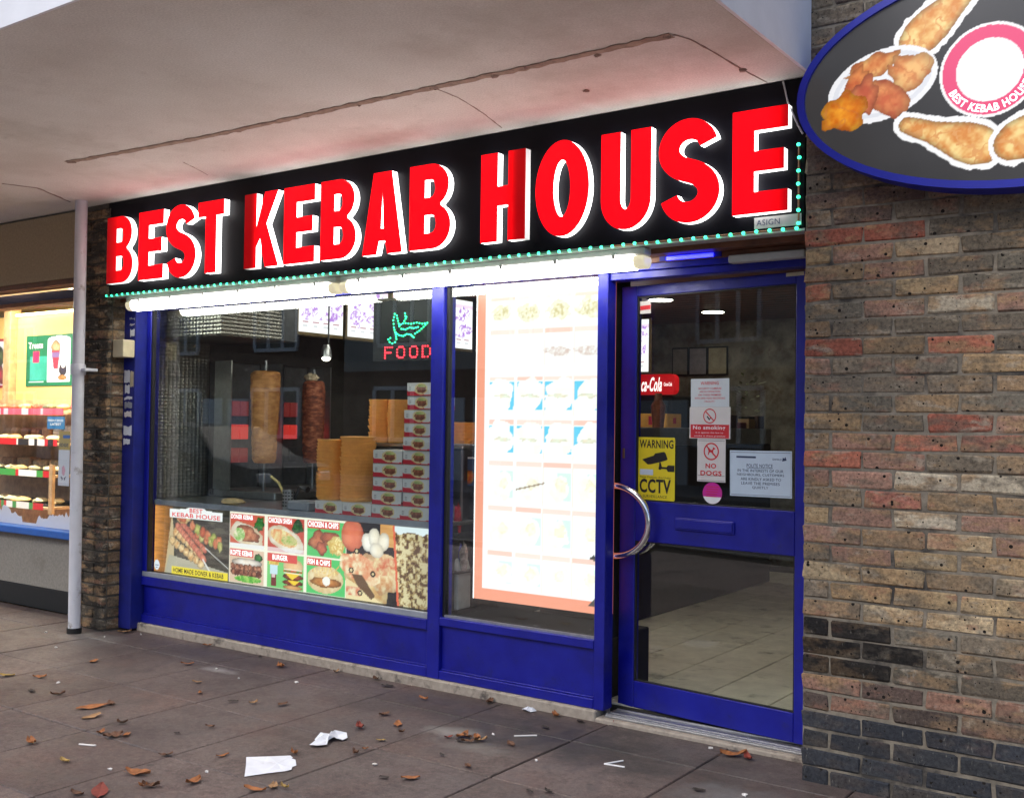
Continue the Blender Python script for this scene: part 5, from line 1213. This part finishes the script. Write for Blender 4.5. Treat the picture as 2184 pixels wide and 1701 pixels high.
for i in range(46):
    a = rp_.uniform(0,6.28); rr = rp_.uniform(.02,.14); z = 1.48+rp_.uniform(0,.38); x, y = -3.62+rr*math.cos(a), 4.25+rr*math.sin(a); d = Vector((math.cos(a),math.sin(a),.4))*.05; e = Vector((-math.sin(a),math.cos(a),.1))*.015
    p = Vector((x,y,z)); lf.add([p, p+d*.5+e, p+d, p+d*.5-e], [(0,1,2,3)])
lf.build('leaves', simple('plant_leaf', (.10,.11,.04), .6, var=.4), o)
# kitchen tube lights on the ceiling; window one added unseen to light the counter
for i, (x, y, lab) in enumerate(((-4.7,1.6,'ceiling tube light over the kitchen side'), (-2.6,1.5,'ceiling tube light inside above the door'), (-4.2,.75,'unseen ceiling tube light added just inside the left window'))):
    t = thing('ceiling_tube', (x,y,2.4), lab, 'ceiling light'); MB().box(x-.05,x+.05,y-.6,y+.6,2.41,2.439).build('housing', MT['grey_plastic'], t); MB().tube([(x,y-.58,2.39),(x,y+.58,2.39)], .014, 8).build('tube', emit('kitchen_tube', (1,.97,.88), (16,46,18)[i]), t)

# ---------------------------------------------------------------- downpipe
dpp = thing('downpipe', (-6.29, -.335, 0), 'white painted drainpipe between the bakery and the kebab shop', 'drainpipe')
MB().tube([(-6.275,-.335,.03),(-6.285,-.335,.8),(-6.295,-.335,1.69),(-6.30,-.335,2.80)], .038, 20).build('pipe', MT['pipe'], dpp, smooth=True)
MB().lathe([(.045,-.035),(.047,-.03),(.047,.03),(.042,.036)], (-6.296,-.335,1.70), 20).build('collar', MT['pipe'], dpp, smooth=True); MB().box(-6.262,-6.205,-.345,-.25,1.688,1.708).build('bracket', MT['pipe'], dpp, bevel=.004)
MB().lathe([(.046,0),(.046,.035)], (-6.275,-.335,.0), 18).build('shoe', MT['blackm'], dpp)

# ---------------------------------------------------------------- bakery next door
bk = thing('bakery_shopfront', (-7.6, 0, 0), 'bakery shopfront with blue sill and warm lit window left of the drainpipe', 'shopfront')
def bp(name, x0, x1, y0, y1, z0, z1, mat, bevel=.003): return MB().box(x0,x1,y0,y1,z0,z1).build(name, MT[mat], bk, bevel=bevel)
bp('fascia', -11.5, -6.505, -.20, -.05, 2.335, 2.785, 'fascia_n'); bp('fascia_batten', -11.5, -6.505, -.19, -.06, 2.297, 2.334, 'wood'); bp('fascia_rail', -11.5, -6.505, -.02, .05, 2.235, 2.296, 'navy')
bp('window_sill', -11.5, -6.505, -.02, .14, .527, .580, 'sill_blue', .006); bp('stall_riser', -11.5, -6.505, .055, .14, .145, .5265, 'render_'); bp('skirting', -11.5, -6.505, .045, .15, -.01, .1445, 'blackm')
bp('head_lining', -11.5, -6.505, -.02, .12, 2.206, 2.2345, 'wood'); bp('mullion', -9.6, -9.54, .06, .12, .5805, 2.2055, 'sill_blue'); bp('window_pane', -9.5395, -6.505, .085, .091, .5805, 2.2055, 'glass_n', 0); bp('window_pane', -11.5, -9.601, .085, .091, .5805, 2.2055, 'glass_n', 0)
rf = random.Random(12); pts = [(-9.5,.5812)]
pts += [(-6.51,.5812)]; x = -6.51; up = []
while x > -9.5:
    z = .70+rf.uniform(-.035,.02)
    if -7.64 < x < -7.44: z = .60
    elif -7.45 < x < -7.28: z = .655+rf.uniform(-.015,.01)
    elif -7.8 < x <= -7.64: z = .655+rf.uniform(-.02,.02)
    up.append((x, z)); x -= rf.uniform(.008,.03)
mb = MB(); v = []; f = []
for i, (x, z) in enumerate(up): v += [(x,.0835,.5812),(x,.0835,z)]
for i in range(len(up)-1): f.append((2*i,2*i+1,2*i+3,2*i+2))
mb.add(v,f).build('torn_white_film', MT['white_ink'], bk)
stc('bakery_floor', MB().box(-12,-6.505,.151,2.4,-.1,.05), 'wood_pale'); stc('bakery_ceiling', MB().box(-12,-6.505,.12,2.4,2.47,2.6), 'card'); stc('bakery_back_wall', MB().box(-12,-6.505,1.9,2.0,.05,2.47), 'yellow_wall')
stc('party_wall', MB().box(-6.50,-6.302,.26,2.5,.0,2.75), 'yellow_wall')
wp = thing('wooden_pillar', (-9.8,1.2,.05), 'wooden pillar inside the bakery window', 'pillar'); MB().box(-9.87,-9.755,1.15,1.26,.05,2.47).build('shaft', MT['wood_pale'], wp, bevel=.006)
yw = MB().box(-9.75,-8.0,1.22,1.26,.05,2.35).build('yellow_screen', MT['yellow_wall'], bevel=.004); tag(yw, 'yellow display panel behind the bakery posters', 'panel'); 
yw2 = MB().box(-11.2,-9.875,1.22,1.26,.05,2.35).build('yellow_screen', MT['yellow_wall'], bevel=.004); tag(yw2, 'yellow display panel left of the wooden pillar', 'panel')
cvp = Cv(.76,.475,.008,(20,104,72)); cvp.tex(cvp.R(.07,.42,.05,.28),(60,160,150),(40,140,120),10,3); cvp.rect(.36,.72,.04,.43,(196,206,226)); cvp.ell(.54,.43,.18,.03,(196,206,226))
cvp.food(.49,.36,.075,.055,(196,180,140),(150,130,90),0,.1,3,40); cvp.put(cvp.poly([(.42,.33),(.56,.33),(.53,.16),(.46,.16)]),(150,50,70)); cvp.rect(.43,.55,.26,.31,(110,90,140)); cvp.rect(.12,.22,.22,.33,(220,40,90)); cvp.food(.61,.15,.06,.06,(40,40,66),(60,50,50),0,.05,5,30); cvp.ell(.615,.19,.03,.025,(230,230,230)); cvp.food(.60,.075,.07,.025,(200,150,90),(150,100,50),0,.1,7,40); cvp.rect(.05,.30,.035,.045,(200,230,220))
MT['poster_n'] = printed('bakery_print', .5, .10)  # slight glow added so posters and price strips look brighter
po = sheet_obj('treats_poster', cvp.mesh('treats_poster', MT['poster_n']), (-9.19,1.21,1.915)); tag(po, 'green Treats poster with a picture of a drink in the bakery window', 'poster')
T('lettering', 'Treats', -9.53, -9.29, 2.03, 2.09, 1.2085, MT['white_ink'], po, bold=.02)
cvp = Cv(.6,.475,.01,(150,20,40)); cvp.rect(.02,.58,.02,.455,(206,214,230)); cvp.food(.45,.30,.08,.09,(90,110,70),(60,60,50),0,.2,2,30); cvp.food(.47,.12,.07,.08,(190,60,80),(120,60,60),0,.2,3,30)
po = sheet_obj('red_poster', cvp.mesh('red_poster', MT['poster_n']), (-10.18,1.21,1.905)); tag(po, 'red edged white poster left of the wooden pillar in the bakery', 'poster')
MT['bk_tube'] = emit('bakery_strip', (1,.72,.30), 16.0); MT['bk_down'] = emit('bakery_downlight', (1,.88,.70), 70.0); MT['bk_spot'] = emit('bakery_spot', (1,.90,.74), 260.0)
t = thing('strip_light', (-9.0,1.15,2.33), 'warm strip light along the top of the bakery display', 'light'); MB().tube([(-9.72,1.19,2.355),(-8.05,1.19,2.355)], .012, 8).build('tube', MT['bk_tube'], t)
for i, (x, y) in enumerate(((-9.6,.92),(-8.2,.9),(-7.4,.9),(-8.9,.24),(-7.6,.24),(-8.25,.22),(-9.3,.22))):  # front row is out of view; last two added to light the pastries
    t = thing('bakery_downlight', (x,y,2.46), ['round white downlight at the left end of the bakery ceiling','bakery ceiling downlight second from the left','bakery ceiling downlight nearest the pier','bakery ceiling downlight close to the glass at the left','bakery ceiling downlight close to the glass by the drainpipe','added unseen bakery downlight over the middle of the price strips','added unseen bakery downlight over the left of the price strips'][i], 'ceiling light', 'bakery downlights'); MB().lathe([(.09,.003),(.09,-.002)], (x,y,2.464), 18).build('lamp', MT['bk_down' if i < 3 else 'bk_spot'], t)
# display shelves with trays of pastries
du = thing('pastry_shelves', (-8.5,.8,.05), 'wooden tiered pastry display shelves with striped price strips in the bakery', 'shelves')
tiers = [(1.447,-8.27,.80),(1.1845,-8.257,.74),(.9236,-8.214,.67),(.66,-8.21,.60)]
for i in range(2): MB().box(-7.98+.02*i-.0, -7.93+.02*i, .62+.25*i, .66+.25*i, .05, 1.5).build('end_post', MT['wood_pale'], du) if i == 1 else None
MB().box(-9.9,-7.90,1.13,1.17,.05,1.55).build('back_board', MT['wood_pale'], du)
for i, (z, xr, y) in enumerate(tiers):
    MB().box(-9.9, xr+.06, y, 1.12, z-.035, z-.012).build('shelf', MT['wood_pale'], du, bevel=.003)
    if i > 1: MB().box(-9.7, xr+.0, y+.04, 1.05, z-.0115, z+.002).build('tray', MT['blackm'], du, bevel=.002)
    w = xr+9.7; cvs = Cv(w, .055, .012, (206,60,60)); rs_ = random.Random(i); x = 0
    while x < w:
        d = rs_.uniform(.03,.11); cvs.rect(x, x+d, 0, .055, [[(236,60,84),(250,170,180),(240,80,100)],[(206,30,36),(40,34,34),(230,226,226)],[(206,30,36),(240,240,236),(70,160,70)],[(206,30,36),(240,240,236),(70,150,70),(60,40,40)]][i][rs_.randrange(3)]); x += d
    sheet_obj('price_strip', cvs.mesh('price_strip', MT['poster_n']), ((xr-9.7)/2, y-.004, z-.01), du)
MB().box(-8.10,-8.05,.575,.60,.60,1.0).build('front_post', MT['wood_pale'], du)
past = simple('pastry', (.85,.55,.22), .6, var=.35, scale=25); past2 = simple('pastry_pale', (.90,.72,.42), .6, var=.3, scale=25); past3 = simple('fruit_bake', (.50,.10,.05), .5, var=.6, scale=30); past4 = simple('leafy_bake', (.20,.22,.12), .6, var=.5, scale=30)
rpz = random.Random(6)
for i, (z, xr, y) in enumerate(tiers):
    for k in range(11 if i == 0 else 8):
        x = xr-.06-.13*k if i == 0 else xr-.08-.2*k
        rx = .055 if i == 0 else rpz.uniform(.07,.10); mtl = [past3,past,past4,past3][k%4] if i == 0 else [past2,past,past2,past2][(k+i)%4]
        o = MB().blob((x, y+.07+rpz.uniform(0,.10), z+.022+(.01 if i == 0 else 0)), rx, .06, .026, k+i*20, .18, 12, 6, rot=rpz.uniform(-.3,.3)).build('pastry', mtl, smooth=True)
        tag(o, ['small red and gold bake on the top pastry shelf','baked pastry on the second pastry shelf','baked pastry on the third pastry shelf down','baked pastry on the lowest pastry shelf'][i], 'pastry', ['bakes on the top shelf','pastries on the second shelf','pastries on the third shelf','pastries on the lowest shelf'][i])
rg = random.Random(14)
for i in range(9):
    x = -8.02-.17*i; hh = rg.uniform(.08,.15); col_ = rg.choice([(.55,.30,.12),(.75,.66,.5),(.35,.16,.08),(.8,.8,.78),(.65,.42,.2)])
    o = MB().box(x-.07, x+.06, 1.0, 1.10, 1.175, 1.19+hh).build('loaf_bag', simple('bag', col_, .5, var=.35, scale=25), bevel=.03, seg=2); tag(o, 'bagged loaf standing at the back of the second shelf', 'loaf', 'bagged loaves on the second shelf')
for i in range(6):
    x = -8.15-.26*i; o = MB().box(x-.11, x+.11, .98, 1.10, .914, .93+rg.uniform(.07,.14)).build('bread_basket', simple('basket', rg.choice([(.5,.32,.15),(.42,.22,.09),(.7,.5,.25)]), .7, var=.4, scale=40), bevel=.015); tag(o, 'brown bread basket at the back of the third shelf', 'basket', 'bread baskets on the third shelf')
bs = thing('blue_price_card', (-8.05,.6,1.29), 'small blue price card above the second pastry shelf', 'card'); MB().box(-8.18,-7.935,.598,.604,1.293,1.394).build('card', simple('blue_card', (.02,.14,.34), .5), bs); T('lettering', 'FRESHLY BAKED', -8.165,-7.95,1.355,1.372,.5968,MT['white_ink'],bs,bold=.01); T('lettering', 'LATEST', -8.13,-7.98,1.322,1.342,.5968,MT['white_ink'],bs,bold=.01)
cvp = Cv(.14,.395,.006,(214,218,226)); cvp.rect(0,.14,.26,.395,(190,168,96)); cvp.rect(.05,.14,.345,.37,(60,110,190)); cvp.ell(.065,.11,.022,.035,(206,160,180)); cvp.put(cvp.poly([(.03,.07),(.06,.055),(.05,.035)]),(40,40,80)); cvp.put(cvp.poly([(.10,.07),(.07,.055),(.08,.035)]),(40,40,80)); cvp.rect(0,.14,0,.02,(200,205,215))
po = sheet_obj('glass_poster', cvp.mesh('glass_poster', MT['poster_n']), (-7.125,.097,1.09)); tag(po, 'narrow yellow and white poster on the bakery glass beside the drainpipe', 'poster'); T('lettering', 'EDGE', -7.185,-7.075,1.175,1.20,.0958,MT['navy_ink'],po,bold=.02)

# ---------------------------------------------------------------- litter and leaves
def leaf_mesh(L, Wd, curl, seed):
    rn_ = random.Random(seed); n = 7; v = []; f = []
    for i in range(n):
        u = i/(n-1); x = (u-.5)*L; w = Wd*.5*math.sin(math.pi*min(1,u*.92+.06))**.75*(1+rn_.uniform(-.18,.18)); z = .004+curl*(u-.5)**2*4+rn_.uniform(0,.004)
        v += [(x,-w,z+curl*.6*rn_.random()),(x+rn_.uniform(-.003,.003),0,z*.6+.001),(x,w,z+curl*.6*rn_.random())]
    for i in range(n-1):
        a = 3*i; f += [(a,a+1,a+4,a+3),(a+1,a+2,a+5,a+4)]
    v += [(-L*.5-.022,.003,.006),(-L*.5,.0015,.004),(-L*.5,-.0015,.004)]; k = len(v); f.append((k-3,k-2,k-1)); return v, f
leaf_cols = {'orange':(.29,.105,.030),'brown':(.115,.050,.024),'yellow':(.34,.22,.06),'red':(.22,.038,.024),'dark':(.022,.015,.012),'tan':(.30,.17,.075)}
LM = {k: simple('leaf_'+k, c_, .7, var=.35, scale=40, bmp=.3) for k, c_ in leaf_cols.items()}
leaves = [(-5.50,-1.23,.09,'yellow'),(-5.32,-1.13,.08,'orange'),(-5.10,-1.32,.07,'dark'),(-4.93,-1.29,.08,'brown'),(-4.59,-1.32,.17,'orange'),(-4.57,-1.22,.10,'brown'),(-4.44,-1.40,.11,'tan'),(-4.25,-1.39,.06,'brown'),(-4.19,-1.52,.055,'orange'),(-4.07,-1.48,.075,'orange'),(-4.10,-1.54,.10,'brown'),(-4.30,-1.79,.10,'orange'),(-3.96,-1.85,.08,'yellow'),(-3.60,-1.77,.13,'orange'),(-3.46,-1.85,.04,'orange'),(-3.42,-1.82,.08,'brown'),(-3.58,-2.04,.08,'brown'),(-3.52,-1.98,.16,'red'),(-3.34,-1.69,.09,'orange'),(-3.51,-1.43,.07,'orange'),(-3.69,-1.55,.07,'brown'),(-4.97,-.45,.085,'orange'),(-4.58,-.69,.06,'tan'),(-4.41,-.82,.06,'orange'),(-4.15,-.84,.06,'dark'),(-4.04,-.78,.05,'tan'),(-3.91,-.73,.07,'brown'),(-4.53,-.17,.08,'orange'),(-3.29,-1.22,.05,'orange'),(-3.34,-.78,.085,'red'),(-3.40,-.54,.07,'brown'),(-3.24,-.64,.09,'orange'),(-3.13,-.86,.05,'yellow'),(-3.10,-.99,.03,'orange'),(-3.11,-1.06,.05,'brown'),(-3.10,-1.62,.10,'orange'),(-3.07,-1.54,.07,'tan'),(-3.03,-1.53,.06,'yellow'),(-2.81,-1.22,.05,'dark'),(-5.45,-.73,.08,'orange'),(-6.03,-.12,.10,'tan'),(-4.80,-.08,.06,'dark'),(-3.75,-.13,.08,'dark'),(-3.87,-1.18,.05,'brown'),(-3.91,-1.33,.03,'dark'),(-3.45,-.22,.07,'orange'),(-3.15,-.73,.04,'brown'),(-2.90,-.61,.09,'orange'),(-2.86,-.60,.08,'brown'),(-2.93,-.64,.05,'red'),(-2.65,-.57,.07,'brown'),(-3.15,-.05,.08,'brown'),(-2.76,-.06,.07,'orange'),(-2.60,-.08,.06,'dark'),(-2.69,-.26,.06,'dark'),(-1.84,-.12,.13,'orange'),(-1.77,-.11,.08,'red'),(-2.72,-1.17,.09,'orange'),(-2.63,-.91,.06,'brown'),(-2.79,-.87,.04,'dark'),(-2.20,-.96,.06,'dark'),(-2.27,-1.00,.05,'dark'),(-1.77,-.60,.06,'dark'),(-2.43,-.02,.05,'red'),(-2.84,-.57,.06,'orange'),(-2.80,-.61,.07,'tan'),(-2.87,-.66,.05,'dark'),(-2.82,-.64,.08,'brown'),(-3.9,-.06,.06,'brown'),(-5.3,-.07,.07,'orange'),(-4.2,-.05,.05,'tan')]
uniq = {4:'long orange leaf with a curled edge, largest of the far left leaves',13:'broad orange-brown leaf lying near the bottom, left of the white paper',17:'large red-brown leaf at the bottom edge of the pavement',0:'yellow leaf nearest the far left of the pavement',29:'red leaf beside the torn white tissue',55:'crumpled orange leaf against the door threshold',57:'orange-brown curled leaf alone below the middle of the shopfront',40:'tan leaf in the corner at the foot of the blue shutter guide',6:'tan folded leaf just below the long orange leaf'}
rl = random.Random(77); seen = {}
for i, (x, y, s_, c_) in enumerate(leaves):
    wd = s_*rl.uniform(.38,.62); cu = rl.uniform(.004,.016) if c_ != 'dark' else .003
    s_ *= .86; wd *= .86; v, f = leaf_mesh(s_, wd, cu, i); mb = MB(); mb.add(v, f); o = mb.build('fallen_leaf', LM[c_], None, True)
    o.location = Vector((x, y, o.location.z + .001)); o.rotation_euler = (rl.uniform(-.08,.08), rl.uniform(-.08,.08), rl.uniform(0,6.28))
    zone = ('by the foot of the drainpipe' if x < -5.6 else 'at the far left of the pavement' if x < -4.7 else 'left of the white paper sheet' if x < -3.62 and y < -1.15 else 'in front of the left window' if x < -3.5 and y >= -1.15 else
            'near the bottom edge below the white paper' if y < -1.4 else 'near the white paper and tissue' if x < -3.05 and y < -.75 else 'close to the sill below the mullion' if x < -3.05 else 'in the middle below the menu window' if x < -2.5 else 'on the pavement before the door')
    lab = uniq.get(i) or '%s %s %s' % ({'orange':'orange-brown fallen leaf','brown':'dull brown fallen leaf','yellow':'yellowish fallen leaf','red':'reddish fallen leaf','dark':'blackened trodden leaf scrap','tan':'pale tan fallen leaf'}[c_], 'lying', zone)
    if i not in uniq and lab in seen: lab = lab.replace('fallen', 'smaller fallen' if s_ < seen[lab] else 'larger fallen').replace('trodden', 'smaller trodden' if s_ < seen[lab] else 'larger trodden')
    seen.setdefault(lab, s_)
    tag(o, lab, 'leaf', 'fallen leaves on the pavement')
def sheet_blob(name, pts, mat, label, cat, th=.004, seed=0, amp=.012):
    rn_ = random.Random(seed); n = len(pts); cx = sum(p[0] for p in pts)/n; cy = sum(p[1] for p in pts)/n; v = [(cx,cy,amp)]; f = []
    for p in pts: v.append(((p[0]+cx)/2+rn_.uniform(-.008,.008), (p[1]+cy)/2+rn_.uniform(-.008,.008), rn_.uniform(.3,1.2)*amp))
    for p in pts: v.append((p[0], p[1], .002+rn_.uniform(0,.7)*amp))
    for i in range(n): j = (i+1)%n; f += [(0,1+i,1+j),(1+i,1+n+i,1+n+j,1+j)]
    o = MB().add(v,f).build(name, MT[mat]); tag(o, label, cat); return o
sheet_blob('paper_sheet', [(-3.41,-1.38),(-3.35,-1.32),(-3.285,-1.255),(-3.262,-1.262),(-3.255,-1.28),(-3.225,-1.283),(-3.18,-1.32),(-3.172,-1.35),(-3.15,-1.375),(-3.16,-1.40),(-3.195,-1.46),(-3.235,-1.54),(-3.32,-1.46)], 'paper', 'flat white sheet of paper lying on the pavement', 'paper', seed=2, amp=.010)
sheet_blob('torn_tissue', [(-3.325,-1.11),(-3.345,-1.05),(-3.375,-1.03),(-3.38,-.98),(-3.365,-.95),(-3.385,-.92),(-3.36,-.895),(-3.31,-.90),(-3.27,-.935),(-3.265,-.97),(-3.30,-.985),(-3.30,-1.03),(-3.27,-1.06),(-3.285,-1.10)], 'paper', 'crumpled torn white tissue on the pavement above the paper sheet', 'tissue', seed=5, amp=.03)
stw = thing('drinking_straw', (-2.15,-.51,0), 'thin bent white straw lying on the pavement near the door', 'straw'); MB().tube([(-2.205,-.545,.004),(-2.165,-.462,.004)], .0032, 6).build('long_end', MT['white_ink'], stw); MB().tube([(-2.206,-.546,.004),(-2.12,-.53,.004)], .0032, 6).build('short_end', MT['white_ink'], stw)
o = MB().tube([(-2.72,-.455,.004),(-2.645,-.385,.004)], .004, 6).build('chip_fork', MT['dog_white']); tag(o, 'thin pale stick on the pavement below the menu window', 'stick')
o = MB().tube([(-4.11,-1.685,.004),(-4.05,-1.66,.004),(-4.035,-1.655,.006)], .004, 6).build('cotton_stick', MT['dog_white']); tag(o, 'thin pale stick on the pavement at the left', 'stick')
o = sheet_blob('paper_scrap', [(-2.94,-.08),(-2.93,-.04),(-2.90,-.03),(-2.87,-.05),(-2.88,-.09),(-2.91,-.10)], 'paper', 'small crumpled white paper scrap beside the sill', 'paper', seed=8, amp=.02)
bits = MB(); rb = random.Random(21)
for (x, y) in ((-5.89,-.11),(-5.15,-1.14),(-3.72,-1.80),(-3.40,-1.59),(-4.49,-.50),(-4.19,-.37),(-2.94,-1.12),(-5.95,-.66),(-6.42,-.44),(-4.76,-.43),(-2.45,-.68),(-2.81,-.49),(-1.95,-.08),(-6.0,-.3),(-1.6,-.54)):
    s_ = rb.uniform(.006,.016); bits.blob((x,y,.005), s_, s_*.7, .005, int(-x*100), .4, 6, 3)
tag(bits.build('litter_crumbs', MT['dog_white']), 'scattered tiny white litter crumbs and gum on the pavement', kind='stuff')
# trodden pale smear by the leaves
# ---------------------------------------------------------------- across the street (seen in the glass)
MT['hbrick'] = simple('house_brick', (.16,.085,.06), .9, var=.35, scale=6, bmp=.3); MT['roof'] = simple('roof_tile', (.10,.055,.04), .9, var=.3, scale=6); MT['upvc'] = simple('white_upvc', (.75,.75,.76), .4, var=.03); MT['hrender'] = simple('house_render', (.40,.38,.34), .9, var=.1, scale=3)
def house(x, label, m_):
    h_ = thing('house', (x,-19,-.12), label, 'house', 'houses across the street'); y = -16.0
    MB().box(x-4.2, x+4.2, -23, y, -.12, 2.7).build('ground_storey_wall', MT['hbrick'], h_); MB().box(x-4.2, x+4.2, -23, y-.001, 2.7005, 5.3).build('upper_storey_wall', MT[m_], h_)
    rfp = [(-23.4,5.25),(-15.6,5.25),(-19.5,8.2)]; MB().prismx(rfp, x-4.3, x+4.3).build('roof', MT['roof'], h_)
    for s_ in (-1,1):
        for (z0,z1,w) in ((.9,2.3,1.9),(3.3,4.6,1.7)):
            xx = x+s_*2.1; wf = MB(); wf.box(xx-w/2,xx+w/2,y,y+.08,z0,z0+.10); wf.box(xx-w/2,xx+w/2,y,y+.08,z1-.10,z1)
            for q in (-.5,-.17,.17,.5): wf.box(xx+q*w-.05,xx+q*w+.05,y,y+.078,z0+.1,z1-.1)
            wo = wf.build('window', MT['upvc'], h_); MB().box(xx-w/2+.02,xx+w/2-.02,y+.01,y+.03,z0+.05,z1-.05).build('pane', MT['house_glass'], wo)
        dd = MB().box(x+s_*.55-.40,x+s_*.55+.42,y,y+.06,-.12,2.0).build('door', MT['upvc'], h_)
for i, x in enumerate((-33.5,-24.6,-15.7,-6.8,2.1)): house(x, ['house furthest left across the street','brick and render house across the street reflected in the left window','house across the street with dark roof behind the parked car','house straight across the street from the brick pier','house across the street behind the camera'][i], ['hrender','hbrick','hrender','hbrick','hrender'][i])
tag(MB().box(-90,60,-16,-12.6,-.2,0.0).build('far_pavement', MT['kerb']), kind='structure')
cr = thing('parked_car', (-14.2,-7.0,-.12), 'dark parked hatchback at the kerb reflected in the shop window', 'car')
prof = [(-2.0,.28),(2.05,.28),(2.1,.55),(2.02,.80),(1.2,.95),(.55,1.40),(-1.2,1.46),(-1.85,1.02),(-2.08,.92),(-2.1,.5)]
def carbody(P, hw, inset, y0):
    mb = MB(); n = len(P); v = []; f = []
    for s_, sc_ in ((-1,.90),(-1,1),(1,1),(1,.90)):
        pass
    ws = [hw-(inset if z > 1.0 else .0) for x, z in P]
    for s_ in (-1,1):
        for (x,z), w in zip(P, ws): v.append((-14.2+x, y0+s_*w, z-.12))
    f = [tuple(range(n-1,-1,-1)), tuple(range(n,2*n))]+[(i,(i+1)%n,(i+1)%n+n,i+n) for i in range(n)]; return mb.add(v,f)
carbody(prof, .85, .20, -7.0).build('body', simple('car_paint', (.012,.014,.018), .4, var=.1, spec=.25), cr, bevel=.05, seg=2)
for s_ in (-1,1): 
    yy = -7.0+s_*.70; mb = MB(); mb.add([(-13.05,yy+s_*.125,.86),(-13.70,yy-s_*.02,1.21),(-15.35,yy-s_*.02,1.25),(-15.95,yy+s_*.125,.92)],[(0,1,2,3)]); mb.build('side_window', MT['house_glass'], cr)
    for dx in (-1.3,1.28):
        w_ = MB().prism([(-14.2+dx+.31*math.cos(2*math.pi*i/20), .19+.31*math.sin(2*math.pi*i/20)) for i in range(20)], -7.0+s_*.66, -7.0+s_*.865).build('wheel', MT['rubber'], cr, bevel=.02); MB().prism([(-14.2+dx+.19*math.cos(2*math.pi*i/16), .19+.19*math.sin(2*math.pi*i/16)) for i in range(16)], -7.0+s_*.866, -7.0+s_*.872).build('rim', MT['alu'], w_)
    MB().box(-12.17,-12.10,-7.0+s_*.62-.13,-7.0+s_*.62+.13,.45,.60).build('headlight', MT['upvc'], cr, bevel=.02)
